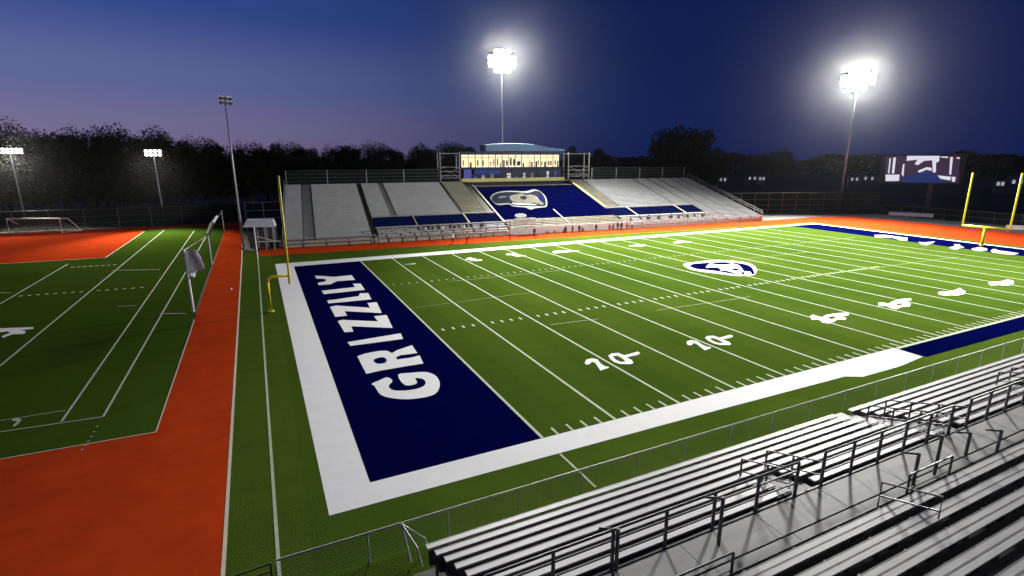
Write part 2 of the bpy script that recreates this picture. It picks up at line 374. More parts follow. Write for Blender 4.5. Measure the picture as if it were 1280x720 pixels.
# midfield emblem
M4 = lambda pts, s=True: [tuple(p) for p in (smooth_poly(Q(840, 315, 10.667, pts), 3) if s else Q(840, 315, 10.667, pts))]
a = [sheet('m', [M4([(150,172),(200,150),(400,123),(600,106),(800,118),(1000,143),(1100,188),(1132,240),(1115,290),(1080,308),(1000,318),(880,320),(700,302),(500,277),(300,247),(200,212)])], .014, PAINT),
     sheet('m', [M4([(240,180),(300,157),(450,145),(600,137),(800,140),(980,165),(1060,205),(1088,250),(1098,290),(1060,302),(940,300),(800,294),(650,265),(480,243),(320,226),(245,195)])], .018, NAVY2),
     sheet('m', [M4([(455,197),(510,155),(600,170),(720,170),(800,157),(880,175),(930,215),(960,258),(1040,262),(1055,298),(980,310),(930,290),(860,300),(800,272),(700,247),(655,252),(620,210),(520,206),(470,212)])], .022, PAINT),
     sheet('m', [M4([(795,235),(840,217),(900,235),(850,250)])], .026, NAVY2),
     sheet('m', [M4([(930,272),(955,266),(965,295),(935,300)])], .026, NAVY2)]
join_sheets('midfield_emblem', a)

# ------------------------------------------------------------------ lamps
lights = []
def floodlight_pole(base, h, label, lit, rows=3, cols=5, face=(0, -1), lean=0, lm=None, energy=0, target=None, size=R(150), rtop=.13, rbot=.27, group=None, col=(1, .98, .92), blend=.4, s=1.0, lens=None):
    t = empty('floodlight_pole', base, label, 'floodlight pole', group)
    mb = MB(); mb.tube([(0, 0, -.1), (0, 0, h*.5), (0, 0, h)], rbot, 10, rtop); mb.build('pole', GALV, t, True)
    MB().tube([(0, 0, 0), (0, 0, .5)], rbot*1.6, 10).build('base', APRON, t)
    f = Vector((face[0], face[1], 0)).normalized(); r = Vector((f.y, -f.x, 0))
    arm = MB(); lp = None
    for i in range(rows):
        z = h - i*1.02*s
        arm.bar(r*(-.55*s*cols*1.0) + Vector((0, 0, z)), r*(.55*s*cols) + Vector((0, 0, z)), .12*s)
    arm.build('crossarm', GALV, t)
    for i in range(rows):
        for j in range(cols):
            if rows == 4 and i in (0, 3) and j in (0, cols-1): continue
            z = h - i*1.02*s - .15; off = (j-(cols-1)/2)*1.1*s
            p = r*off + Vector((0, 0, z)); d = (f*.82 + Vector((0, 0, -.57))).normalized()
            lamp = MB(); lamp.tube([p, p+d*.3*s, p+d*.5*s], .2*s, 10, .52*s, cap=True); lo = lamp.build('lamp', GALV if lit else STEEL, t)
            q = p+d*.51*s; a = d.cross(Vector((0, 0, 1))).normalized(); b = d.cross(a)
            MB().tube([q, q+d*.03], (.50 if rows > 2 else .38)*s, 14).build('lens', (lens or LAMP) if lit else DEAD, lo)
    if lit:
        ld = bpy.data.lights.new('floodlight', 'SPOT'); ld.energy = energy; ld.spot_size = size; ld.spot_blend = blend; ld.shadow_soft_size = 3.6*s; ld.color = col
        lo = bpy.data.objects.new('floodlight_beam', ld); C.objects.link(lo); lo.parent = t
        lo.location = Vector((0, 0, h-1.2*s)) + f*1.3*s + Vector((0, 0, -.6))
        dr = Vector(target) - (Vector(base)+lo.location); lo.rotation_euler = dr.to_track_quat('-Z', 'Y').to_euler()
    return t
P_MAIN = 1.18e6
floodlight_pole((48.6, 112, 0), 42, 'tallest lit floodlight pole standing behind the press box', True, 4, 5, (-.1, -1), energy=P_MAIN*1.5, target=(58, 28, 0), rtop=.16, rbot=.34, s=1.4, size=R(88), blend=1)
floodlight_pole((131.2, 70.0, 0), 36.8, 'lit floodlight pole at the far right beyond the orange track', True, 4, 5, (-1, -.6), energy=P_MAIN*1.0, target=(70, 36, 0), rtop=.16, rbot=.34, s=1.4, size=R(86), blend=1)
floodlight_pole((92, -34, 0), 36, 'floodlight pole on the near side of the field behind the bleachers', True, 4, 5, (-.45, 1), energy=P_MAIN*.42, target=(50, 42, 0), rtop=.16, rbot=.34, s=1.45, size=R(66), blend=1)
floodlight_pole(tuple(g(32, 276)), 17.5, 'shorter lit floodlight pole at the left edge behind the soccer goal', True, 2, 6, (.3, -1), energy=1.7e5, target=(-54, 108, 0), size=R(54), blend=1, rtop=.12, rbot=.28, s=.72, col=(1, .92, .74), lens=LAMPW)
floodlight_pole(tuple(g(206, 280)), 16.8, 'shorter lit floodlight pole between the dark trees and practice field', True, 2, 4, (0, -1), energy=1.6e5, target=(-31, 92, 0), size=R(58), blend=1, rtop=.11, rbot=.25, s=.78, col=(1, .92, .74), lens=LAMPW)
floodlight_pole((-15.4, 73.0, 0), 23.6, 'unlit slim floodlight pole beside the orange track strip', False, 2, 3, (.5, -1), rtop=.1, rbot=.2, s=.62)

# ------------------------------------------------------------------ goal posts
def goal_post(base, face, label, h_up, zc=3.05, half=3.55, neck=1.9, r=.10, bent=True):
    t = empty('goal_post', base, label, 'goal post', 'football goal posts'); f = Vector((face, 0, 0))
    pts = [Vector((0, 0, 0)), Vector((0, 0, zc-.5))]
    for k in range(1, 7):
        a = k/6*math.pi/2; pts.append(Vector((face*.5*(1-math.cos(a)), 0, zc-.5+.5*math.sin(a))))
    if bent: pts.append(Vector((face*neck, 0, zc)))
    else: pts = [Vector((face*neck, 0, 0)), Vector((face*neck, 0, zc))]
    MB().tube(pts, r*1.25, 10).build('gooseneck' if bent else 'support_post', YEL, t, True)
    MB().tube([(face*neck, -half, zc), (face*neck, half, zc)], r, 10).build('crossbar', YEL, t, True)
    for s in (-1, 1):
        MB().tube([(face*neck, s*half, zc-.09), (face*neck, s*half, h_up)], r*.8, 10).build('upright', YEL, t, True)
    pad = MB(); pad.tube([(pts[0].x, 0, 0), (pts[0].x, 0, .12)], .3, 12); pad.build('base_plate', YEL, t)
    return t
goal_post((-12.15, 31.7, 0), 1, 'yellow goal post at the near left end zone with curved neck', 12.6, neck=1.9, zc=3.4, r=.11).rotation_euler.z = R(-1.7)
goal_post((96.2, 22.2, 0), -1, 'yellow goal post at the far right end zone', 11.8, neck=1.6, zc=3.1, half=3.15, bent=False, r=.17)

# ------------------------------------------------------------------ far stand
BL = empty('bleacher', (0, 0, 0), 'large grey and blue grandstand along the far sideline', 'grandstand', mw=FM)
TREAD = 27.5/36
def section(u0, u1, v0, v1, m, name='seat_section', label=None, slim=False):
    mb = MB(); i = int(round(v0/TREAD)); i1 = int(round(v1/TREAD))
    while i < i1:
        v = i*TREAD; z = Z0+SL*v
        mb.box((u0, v, z-.62), (u1, v+TREAD, z-.40))        # tread
        mb.box((u0+.02, v+TREAD-.03, z-.40), (u1-.02, v+TREAD, z-.42+TREAD*SL))
        mb.box((u0+.02, v+.10, z-.05), (u1-.02, v+.48, z))     # seat plank
        mb.box((u0+.02, v+.12, z-.30), (u1-.02, v+.15, z-.05))
        i += 1
    o = mb.build(name, m, BL)
    if label: o['label'] = label
    return o
VT = 27.5
for u0, u1, m in ((0, 3, FSEAT), (5.0, 14.3, FSEAT)): section(u0, u1, 0, VT, m)
for u0, u1, m in ((15.3, 18.9, FSEAT), (20.1, 32.8, FSEAT), (33.4, 38.4, FSEATW), (66.6, 70.1, FSEATW), (70.7, 85.4, FSEAT), (86.0, 89.8, FSEAT)): section(u0, u1, 8.4, VT, m)
for u0, u1 in ((15.4, 22.8), (23.1, 32.8), (33.3, 36.0), (36.2, 39.9), (66.6, 71.4), (71.7, 76.5), (76.7, 84.4), (84.7, 90.0)):
    section(u0, u1, 3.4, 8.2, FBLUE, 'blue_seat_section', 'dark blue bench rows in the strip below the grey rows')
for u0, u1 in ((40.6, 53.2), (53.7, 66.0)): section(u0, u1, 4.5, 23.8, MBLUE, 'blue_seat_section', 'royal blue bench rows in the centre of the stand')
for u0, u1 in ((15.4, 22.8), (23.1, 32.8), (33.3, 39.9), (66.6, 76.5), (76.7, 90.0)): section(u0, u1, 0, 3.0, FSEAT, 'front_seat_section')
for u0, u1 in ((40.4, 53.2), (53.7, 66.0)): section(u0, u1, 0, 4.4, FSEATW, 'front_seat_section')
for u0, u1 in ((90.4, 93.2), (93.8, 97.2), (97.7, 100.2), (100.7, 103.6)): section(u0, u1, 0, VT, FSEAT)
def sl(u0, u1, v0, v1, m, name, lift=-.5, th=.12):
    mb = MB(); a = lambda u, v, d: (u, v, Z0+SL*v+lift+d)
    mb.add([a(u0,v0,0),a(u1,v0,0),a(u1,v1,0),a(u0,v1,0),a(u0,v0,-th),a(u1,v0,-th),a(u1,v1,-th),a(u0,v1,-th)], [(0,1,2,3),(7,6,5,4),(0,4,5,1),(1,5,6,2),(2,6,7,3),(3,7,4,0)])
    return mb.build(name, m, BL)
for u0, u1, v0, v1, m in ((3.1, 4.9, 0, VT, AGREY), (38.6, 39.9, 8.4, VT, AWARM), (18.98, 20.02, 8.4, VT, AGREY)): sl(u0, u1, v0, v1, m, 'aisle', -.32)
for u0, u1, v0, v1 in ((2.99, 3.09, 0, VT), (4.91, 4.99, 0, VT), (14.4, 14.7, 0, VT), (14.9, 15.2, 0, VT), (18.93, 18.97, 8.4, VT), (32.9, 33.3, 8.4, VT), (70.2, 70.6, 0, VT), (85.5, 85.9, 8.4, VT), (89.9, 90.3, 0, VT), (93.3, 93.7, 0, VT), (97.3, 97.6, 0, VT), (100.3, 100.6, 0, VT)):
    sl(u0, u1, v0, v1, AISLE, 'aisle_gap', -.3)
for u in (22.95, 33.1, 53.4, 71.55, 84.55): sl(u-.12, u+.12, 3.4 if u != 53.4 else 0, 8.2 if u != 53.4 else 8.5, CREAMW, 'aisle_stair', .05)
sl(40.0, 40.35, 3.5, 24.4, CREAMW, 'stair_curb', .05); sl(66.05, 66.5, 8.4, 24.4, YTRIM, 'stair_curb', .12)
sl(15.3, 40, 8.22, 8.38, CREAMW, 'rail_strip', .03); sl(66.5, 90, 8.22, 8.38, CREAMW, 'rail_strip', .03)
sl(15.3, 40, 3.02, 3.38, CREAMW, 'rail_strip', .03); sl(66.5, 90, 3.02, 3.38, CREAMW, 'rail_strip', .03)
# closed end walls and back
mb = MB()
for u in (-.12, 103.7):
    mb.add([(u, 0, 0), (u, VT, 0), (u, VT, Z0+SL*VT-.2), (u, 0, Z0-.2), (u+.1, 0, 0), (u+.1, VT, 0), (u+.1, VT, Z0+SL*VT-.2), (u+.1, 0, Z0-.2)], [(0,1,2,3),(7,6,5,4),(0,4,5,1),(1,5,6,2),(2,6,7,3),(3,7,4,0)])
mb.build('end_wall', CREAMW, BL)
MB().box((-.1, VT+1.3, 0), (103.7, VT+1.4, 9.4)).build('back_wall', DARKM, BL)
MB().box((-.1, VT, 9.0), (103.7, VT+1.3, 9.15)).build('back_walkway', DECK, BL)
MB().box((-.1, 23.9, 8.0), (.0, 24, 8.1)).build('bracket', STEEL, BL)
mbp = MB(); mbp.box((40.1, 24.0, Z0+SL*24-.3), (66.4, VT, Z0+SL*24-.18)); mbp.build('press_walkway', CREAMW, BL)
MB().box((-.1, -.12, 0), (15.2, -.02, .95)).build('front_wall', CREAMW, BL)
MB().box((15.3, -.12, 0), (39.9, -.02, .75)).build('front_wall', CREAMW, BL)
MB().box((40.0, -.25, 0), (66.3, -.02, 1.45)).build('front_wall', mat('chalky white wall', (.42, .47, .46), .8, var=.15, scale=.7), BL)
MB().box((66.4, -.12, 0), (90.2, -.02, .6)).build('front_wall', CREAMW, BL)
MB().box((90.3, -.12, 0), (103.6, -.02, .9)).build('front_wall', CREAMW, BL)
def rail_run(parent, a, b, h, step, m, nr=3, rw=.06, pw=.08, name='guard_rail', lab=None, z0=0.05):
    a = Vector(a); b = Vector(b); mb = MB()
    for k in range(nr):
        z = h*(k+1)/nr if nr > 1 else h
        mb.bar(a+Vector((0, 0, z)), b+Vector((0, 0, z)), rw)
    r = mb.build(name, m, parent)
    if lab: r['label'] = lab
    nseg = max(1, int(round((b-a).length/step)))
    pm = MB().box((-pw/2, -pw/2, z0), (pw/2, pw/2, h+.05)).build('post', m, r); pm.location = a
    for i in range(1, nseg+1):
        c = pm.copy(); C.objects.link(c); c.parent = r; c.location = a+(b-a)*i/nseg
    return r
# front rails, three levels up from the platform; back rails; end rails
rail_run(BL, (15.3, -.9, 0), (39.8, -.9, 0), 2.75, 2.45, RAILF, 3, .14, .16)
rail_run(BL, (66.6, -.9, 0), (90.0, -.9, 0), 2.45, 1.95, RAILF, 3, .12, .12)
rail_run(BL, (-.0, -.9, 0), (14.8, -.9, 0), 1.5, 3.7, RAILF, 2, .12, .12)
rail_run(BL, (40.2, -.5, 1.2), (66.2, -.5, 1.2), 1.6, 3.2, CREAMW, 2, .08, .08)
def backfence(u0, u1, step):
    r = rail_run(BL, (u0, VT+1.25, 9.1), (u1, VT+1.25, 9.1), 3.0, step, STEEL, 4, .07, .13, 'back_fence')
    MB().poly([(u0, VT+1.3, 9.15), (u1, VT+1.3, 9.15), (u1, VT+1.3, 12.1), (u0, VT+1.3, 12.1)]).build('windscreen', SCREEN, r)
    for c in r.children:
        if c.name.startswith('post'): c.data.materials.clear(); c.data.materials.append(GALV)
backfence(.2, 33.4, 8.3); backfence(74.0, 103.5, 7.4)
for u in (-.15, 103.75):
    mb = MB()
    for k in (.5, 1.0): mb.bar((u, 0, Z0+k), (u, VT, Z0+SL*VT+k), .07)
    for i in range(12):
        v = i*VT/11; mb.bar((u, v, Z0+SL*v-.2), (u, v, Z0+SL*v+1.05), .06)
    mb.build('end_rail', RAILF, BL)
for v in (.3, 6, 12, 18, 24):                                    # raking frames under the rows
    MB().box((.1, v, 0), (103.5, v+.12, Z0+SL*v-.75)).build('support_frame', STEEL, BL) if v > 3 else None
# emblem laid over the blue rows
EB = empty('emblem_banner', (0, 0, 0), 'oval white and grey bear emblem laid over the central blue rows', 'banner', mw=FM)
def onseat(pts, lift, m, nm, k=3, s=True, ox=580, oy=225, sc=9.143):
    P_ = [seat(ox+x/sc, oy+y/sc, lift) for x, y in pts]
    if s: P_ = smooth_poly(P_, k)
    o = sheet(nm, [[(p[0], p[1]) for p in P_]], 0, m, None, EB, .02)
    for v in o.data.vertices: v.co.z += Z0+SL*v.co.y+lift
    return o
EWHT = mat('emblem rim cloth', (.17, .175, .175), 1.0, var=.15, scale=.8, spec=0); EGRY = mat('emblem grey cloth', (.012, .014, .022), 1.0, var=.3, scale=.8, spec=0); ECRM = mat('emblem cream cloth', (.10, .098, .078), 1.0, var=.2, scale=.8, spec=0)
onseat([(300,200),(340,155),(430,128),(540,123),(700,128),(800,105),(880,135),(932,190),(952,250),(945,300),(910,312),(820,322),(760,337),(700,314),(560,302),(510,277),(400,287),(350,267),(310,225)], .06, EWHT, 'rim')
onseat([(620+(x_-620)*1.045, 222+(y_-222)*1.07) for x_, y_ in [(328,205),(370,165),(460,145),(600,143),(720,153),(820,128),(870,148),(905,190),(920,240),(916,285),(860,292),(700,290),(560,280),(515,258),(400,264),(350,247)]], .10, EGRY, 'field_patch')
onseat([(520,185),(600,165),(660,150),(700,172),(760,165),(830,185),(870,235),(905,262),(900,285),(830,268),(700,262),(600,258),(548,240)], .14, ECRM, 'bear_head')
onseat([(840,180),(880,170),(905,215),(895,250),(860,225)], .14, FBLUE, 'ear_patch')
onseat([(560,262),(700,268),(820,276),(818,288),(700,284),(570,274)], .17, BLACK, 'jaw_line', 2)
onseat([(640,190),(690,180),(720,200),(700,222),(655,215)], .17, EGRY, 'eye_patch', 2)
onseat([(400,190),(480,182),(480,196),(405,204)], .14, ECRM, 'left_stroke', 2)
OV = empty('small_emblem', (0, 0, 0), 'small white oval above the white sign at the front of the blue rows', 'sign', mw=FM)
o = onseat([(580,405),(600,388),(650,380),(700,390),(715,408),(690,425),(610,428)], .08, EWHT, 'oval'); o.parent = OV
sg = empty('sign_board', (0, 0, 0), 'white sign board on the beige front rows under the small oval', 'sign board', mw=FM)
u0 = seat(634, 274)[0]; u1 = seat(664, 274)[0]
MB().box((u0, .2, 1.75), (u1-.6, .35, 3.1)).build('panel', mat('chalky white wall', (.42, .47, .46)), sg); MB().box((u0, .36, .8), (u0+.12, .48, 3.0)).box((u1-.8, .36, .8), (u1-.68, .48, 3.0)).build('leg', GALV, sg)

# ------------------------------------------------------------------ press box
PB = empty('press_box', (0, 0, 0), 'two storey press box with lit windows and pale blue roof', 'press box', mw=FM)
v = VT+1.6
MB().box((38.9, v+.2, 0), (65.4, v+6, 12.3)).build('lower_wall', PBW, PB)
MB().box((38.9, v+1.2, 12.3), (65.4, v+6, 15.9)).build('upper_wall', PBW, PB)
MB().box((38.4, v-.6, 12.12), (65.9, v+1.2, 12.32)).build('balcony', PBW, PB)
rng = random.Random(3)
nw = 15; ww = (65.1-39.2)/nw
for i in range(nw):
    x = 39.2+i*ww
    w = MB().box((x+.02, v+1.05, 12.5), (x+ww-.02, v+1.19, 15.45)).build('window', LITW, PB)
    MB().box((x+ww-.09, v+.98, 12.5), (x+ww+.09, v+1.04, 15.45)).build('mullion', PBW if i % 3 else YTRIM, w)
    MB().box((x+.02, v+.99, 13.55), (x+ww-.02, v+1.03, 13.62)).build('glazing_bar', YTRIM, w)
    for q in range(rng.choice((1, 2, 2))):
        a = x+rng.uniform(.1, .45)+q*.75; ww2 = rng.uniform(.2, .5); z0 = 12.5+rng.choice((0, 0, .35)); MB().box((a, v+.93, z0), (a+ww2, v+.98, z0+rng.uniform(.9, 1.9))).build('blind', (BLACK, STEEL, PBW)[rng.randrange(3)], w)
MB().box((39.0, v+.86, 14.75), (65.3, v+.94, 14.9)).build('window_head', YTRIM, PB)
MB().box((38.6, v+.6, 15.5), (65.7, v+6.2, 16.15)).build('fascia', PBW, PB)
mb = MB()                                      # shallow barrel roof
prev = None; nn = 18
for i in range(nn+1):
    t = i/nn; u = 44.9+t*21.2; z = 17.55+.5*math.sin(math.pi*min(1, t*1.15+.08)) - max(0, t-.6)*2.2
    ring = [(u, v-.3, 16.3), (u, v-.3, z), (u, v+2, z+.2), (u, v+4.4, z)]
    base = len(mb.v); mb.v += ring + [(u, v+4.4, 16.3)]
    if prev is not None:
        for k in range(5): mb.f.append((prev+k, base+k, base+(k+1) % 5, prev+(k+1) % 5)); mb.mi.append(0)
    else: mb.f.append((base+4, base+3, base+2, base+1, base)); mb.mi.append(0)
    prev = base
mb.f.append(tuple(prev+k for k in range(5))); mb.mi.append(0)
mb.build('roof', ROOFB, PB)
rail_run(PB, (38.6, v-.6, 9.0), (65.6, v-.6, 9.0), 3.0, 3.4, PBW, 2, .08, .1, 'balcony_frame')
MB().box((39.2, v-.9, 9.1), (41.0, v-.75, 12.0)).build('side_panel', BAN, PB)
MB().box((41.8, v-.3, 10.9), (48.5, v-.15, 12.0)).build('awning', mat('blue awning', (.02, .05, .32), .7, var=.1), PB)
for i in range(11):
    x = 41.8+i*2.15; h = rng.uniform(1.0, 2.4)
    MB().box((x, v+.0, 9.2), (x+rng.uniform(.5, 1.1), v+.18, 9.2+h)).build('lower_panel', (BAN, GALV, CREAMW, PBW, GALV)[i % 5], PB)
MB().box((38.6, v-1.1, 9.15), (65.7, v-1.0, 9.9)).build('front_panel', YTRIM, PB)
# camera towers each side of the press box
def tower(u0, u1, label, ym):
    t = empty('scaffold_tower', (0, 0, 0), label, 'scaffold tower', 'towers beside the press box', mw=FM)
    for u in (u0, u1):
        for vv in (v-.7, v+2): MB().box((u-.12, vv-.12, 0 if vv > v else 9.1), (u+.12, vv+.12, 16.0)).build('post', ym, t)
    mb = MB()
    for z in (10.6, 11.6, 12.6, 15.7):
        for vv in (v-.7, v+2): mb.bar((u0, vv, z), (u1, vv, z), .14)
        for u in (u0, u1): mb.bar((u, v-.7, z), (u, v+2, z), .12)
    mb.build('rail', mat('tower steel', (.16, .16, .155)), t)
    MB().box((u0, v-.7, 10.0), (u1, v+2, 10.15)).build('platform', DECK, t)
    MB().bar((u0, v-.7, 10.2), (u1, v-.7, 12.6), .07).bar((u1, v-.7, 10.2), (u0, v-.7, 12.6), .07).build('brace', mat('tower steel', (.16, .16, .155)), t)
    return t
TG = mat('tower steel', (.16, .16, .155), .5, metal=.3, var=.15)
tower(33.6, 38.2, 'grey scaffold tower left of the press box', TG)
tower(66.9, 72.9, 'grey scaffold tower right of the press box with yellow tinted posts', mat('tower post', (.22, .22, .17), .5, metal=.3, var=.1))

# ------------------------------------------------------------------ people (one skinned body, shared mesh)
def body_mesh(name, J, Ed, rad, top, mid, split, skinz):
    me = bpy.data.meshes.new(name); me.from_pydata(J, Ed, []); o = bpy.data.objects.new(name, me); C.objects.link(o)
    md = o.modifiers.new('s', 'SKIN'); sub = o.modifiers.new('u', 'SUBSURF'); sub.levels = sub.render_levels = 1
    for i, r_ in enumerate(rad): me.skin_vertices[0].data[i].radius = (r_, r_)
    me.skin_vertices[0].data[0].use_root = True
    dg = bpy.context.evaluated_depsgraph_get(); m2 = bpy.data.meshes.new_from_object(o.evaluated_get(dg)); bpy.data.objects.remove(o)
    m2.materials.clear()
    for x in (mid, top, SKIN): m2.materials.append(x)
    for p in m2.polygons:
        z = p.center.z; p.material_index = 2 if z > skinz else (1 if z > split and True else 0); p.use_smooth = True
    return m2
JS = [(0,0,.98),(0,0,1.2),(0,0,1.42),(0,.0,1.53),(0,-.02,1.66),(0,-.02,1.76), (.1,0,.92),(.11,-.03,.5),(.12,0,.08),(.13,-.14,.04), (-.1,0,.92),(-.12,.05,.5),(-.13,.1,.08),(-.13,-.04,.04), (.2,0,1.42),(.27,.02,1.12),(.26,-.1,.88), (-.2,0,1.42),(-.27,.02,1.12),(-.25,-.1,.88)]
ES = [(0,1),(1,2),(2,3),(3,4),(4,5),(0,6),(6,7),(7,8),(8,9),(0,10),(10,11),(11,12),(12,13),(2,14),(14,15),(15,16),(2,17),(17,18),(18,19)]
RS = [.15,.14,.15,.06,.10,.09,.10,.07,.05,.04,.10,.07,.05,.04,.065,.05,.04,.065,.05,.04]
JT = [(0,0,.5),(0,-.02,.75),(0,-.04,.98),(0,-.05,1.08),(0,-.08,1.2),(0,-.09,1.29), (.1,-.05,.5),(.14,-.45,.5),(.14,-.45,.08),(.14,-.58,.04), (-.1,-.05,.5),(-.14,-.45,.5),(-.14,-.42,.08),(-.14,-.56,.04), (.2,-.04,.96),(.26,-.12,.72),(.16,-.36,.62), (-.2,-.04,.96),(-.26,-.12,.72),(-.16,-.36,.62)]
stand_d = body_mesh('body', JS, ES, RS, CLD, CLD, .95, 1.56); stand_w = body_mesh('body', JS, ES, RS, CLW, CLD, .95, 1.56); stand_r = body_mesh('body', JS, ES, RS, CLR, CLD, .95, 1.56)
sit_d = body_mesh('body', JT, ES, RS, CLD, CLD, .55, 1.11); sit_w = body_mesh('body', JT, ES, RS, CLW, CLD, .55, 1.11)
hair = MB()
hair.tube([(0, -.0, 0), (0, .0, .06), (0, .0, .12), (0, 0, .16)], .115, 8, .03)
HM = hair.build('hair', BLACK); HME = HM.data; bpy.data.objects.remove(HM)
def person(me, p, rz, label, group=None, zh=1.68, s=1.0):
    o = bpy.data.objects.new('person', me); C.objects.link(o); o.location = p; o.rotation_euler = (0, 0, rz); o.scale = (s, s, s)
    tag(o, label, 'person', group)
    h = bpy.data.objects.new('hair', HME); C.objects.link(h); h.parent = o; h.location = (0, -.01 if zh > 1.5 else -.08, zh)
    return o
rng = random.Random(11)
fp = lambda u, vv, z=0: tuple(FM @ Vector((u, vv, z)))
for k, u in enumerate([24.0, 24.6, 25.3, 26.6, 27.2, 28.8, 29.4, 30.6, 31.2, 32.0, 34.6, 35.2, 35.8]):   # front rows, seated
    r_ = 2 if k % 2 else 1; vv = r_*TREAD+.30; z = Z0+SL*r_*TREAD-.42
    person(sit_d if k % 4 else sit_w, fp(u, vv, z), -TH+rng.uniform(-.2, .2), 'person in %s clothes seated in front rows under the left blue strip' % ('dark' if k % 4 else 'pale'), 'spectators under the left blue strip' if k % 4 else 'pale clothed spectators under the left blue strip', 1.2)
for k, u in enumerate([68.0, 70.9, 72.4, 73.2, 75.0, 76.0, 78.2, 79.2, 80.5, 82.2, 83.0, 85.4, 87.0, 88.2]):
    r_ = 1 + k % 2; vv = r_*TREAD+.30; z = Z0+SL*r_*TREAD-.42
    person(sit_d, fp(u, vv, z), -TH+rng.uniform(-.2, .2), 'person in dark clothes seated in front rows under the right blue strip', 'spectators under the right blue strip', 1.2)
for k, (px, py, me, lab) in enumerate(((668, 296.5, stand_d, 'person in dark clothes standing by the white front wall, leftmost'), (707, 293.5, stand_d, 'person in black, left of three together by the white front wall'),
        (715.5, 293, stand_d, 'person in black, middle of three together by the white front wall'), (724, 292, stand_d, 'person in black, right of three together by the white front wall'),
        (745, 290.5, stand_d, 'lone person in dark clothes standing beside the white front wall'), (772, 288, stand_d, 'person in dark clothes, left of the pair near the right end of the white wall'),
        (777, 287.8, stand_d, 'person in dark clothes, right of the pair near the right end of the white wall'), (783.5, 287, stand_r, 'person in a rust shirt beside the pair in dark clothes'),
        (566, 304, stand_w, 'person in a pale shirt standing on the orange track below the left rails'), (584, 303, stand_r, 'person in a rust shirt standing near the rails below the left blue strip'),
        (637, 299, stand_r, 'person in a rust shirt standing below the small white oval'), (903, 274.5, stand_d, 'person in dark clothes standing at the foot of the right end rows'),
        (930, 273.5, stand_d, 'person in dark clothes standing near the far right corner of the grandstand'), (790, 286.5, stand_w, 'person in a pale shirt at the right end of the white wall'))):
    p = g(px, py); person(me, (p.x, p.y, .004), rng.uniform(-.5, .5), lab, None, 1.68, 1.0)
bx = empty('equipment_cart', tuple(g(385, 307.5)), 'small black cart on legs on the orange track before the left seats', 'cart')
MB().box((-.55, -.35, .55), (.55, .35, 1.15)).build('box', BLACK, bx); 
for sx in (-.45, .45): MB().box((sx-.06, -.3, 0), (sx+.06, .3, .55)).build('leg', STEEL, bx)

# ------------------------------------------------------------------ left of the stand: white canopy, dark rails
CN = empty('canopy_tent', (0, 0, 0), 'white topped canopy on pale legs left of the grandstand', 'canopy', mw=FM)
mb = MB(); mb.add([(-5.7,-2,3.9),(-1.0,-2,3.75),(-1.0,2,3.75),(-5.7,2,3.9),(-5.1,-1.2,4.9),(-1.3,-1.2,4.85),(-1.3,1.2,4.85),(-5.1,1.2,4.9)], [(0,3,2,1),(4,5,6,7),(0,1,5,4),(1,2,6,5),(2,3,7,6),(3,0,4,7)])
mb.build('canopy_top', mat('grey white canopy cloth', (.42, .42, .48), .9, var=.15, scale=1.5), CN)
for u in (-4.0, -2.6, -1.4): 
    for vv in (-1.8, 1.8): MB().box((u-.09, vv-.09, 0), (u+.09, vv+.09, 3.85)).build('leg', GALV, CN)
MB().bar((-4.0, -1.8, 1.5), (-.4, -1.8, 1.4), .1).bar((-4.0, -1.8, 2.4), (-1.4, -1.8, 1.5), .1).build('rail', RAILG, CN)
MB().box((-5.4, 2.0, 0), (-1.0, 2.1, 3.6)).build('back_panel', DARKM, CN)
wp = empty('marker_post', tuple(g(322, 322)), 'slim white post at the head of the white line beside the canopy', 'post')
MB().tube([(0, 0, 0), (0, 0, 4.6)], .07, 8).build('shaft', WHITE, wp); MB().tube([(0, 0, 4.6), (0, 0, 4.75)], .1, 8).build('cap', GALV, wp)
DR = empty('guard_fence', (0, 0, 0), 'dark railed fence behind the white canopy', 'fence', mw=FM)
rail_run(DR, (-6.2, 9, 0), (-.4, 9, 0), 7.0, 2.9, STEEL, 5, .09, .14, 'rails')

# ------------------------------------------------------------------ practice field furniture
sg_ = empty('soccer_goal', (0, 0, 0), 'white soccer goal at the back left of the orange area', 'soccer goal')
A = g(12, 291); B = g(78, 291); A.z = B.z = 0; bk = Vector((2.6, 2.6, 0))
MB().tube([A, A+Vector((0, 0, 2.9)), B+Vector((0, 0, 2.9)), B], .13, 8).build('frame', WHITE, sg_)
MB().tube([A, A+bk, B+bk, B], .07, 8).build('ground_bar', WHITE, sg_)
MB().tube([A+Vector((0, 0, 2.9)), A+bk], .07, 8).build('stay', WHITE, sg_)
MB().tube([B+Vector((0, 0, 2.9)), B+bk*.4+Vector((0, 0, 2.8)), B+bk], .07, 8).build('stay', WHITE, sg_)
MB().poly([A+Vector((0, 0, 2.8)), B+Vector((0, 0, 2.8)), B+bk, A+bk]).build('net', NET, sg_)
nf = empty('net_frame', (0, 0, 0), 'tall post and bar frame beside the orange strip', 'frame')
p1 = g(242, 390); p2 = g(265, 331); p3 = Vector((-19.3, 96, 0))
def up_at(px, py, B_):
    d = ray(px, py); t = (Vector((B_.x, B_.y))-Vector((CAM.x, CAM.y))).length/Vector((d.x, d.y)).length; return CAM+d*t
h1 = up_at(233, 312, p1).z; h2 = up_at(262, 293, p2).z
for p, h in ((p1, h1), (p2, h2)): MB().tube([(p.x, p.y, 0), (p.x, p.y, h)], .12, 8).build('post', WHITE if p is p1 else GALV, nf)
p3 = Vector((p2.x-.15, p2.y+34, 0)); h3 = h2+.5
MB().tube([(p3.x, p3.y, 0), (p3.x, p3.y, h3)], .09, 8).build('post', GALV, nf)
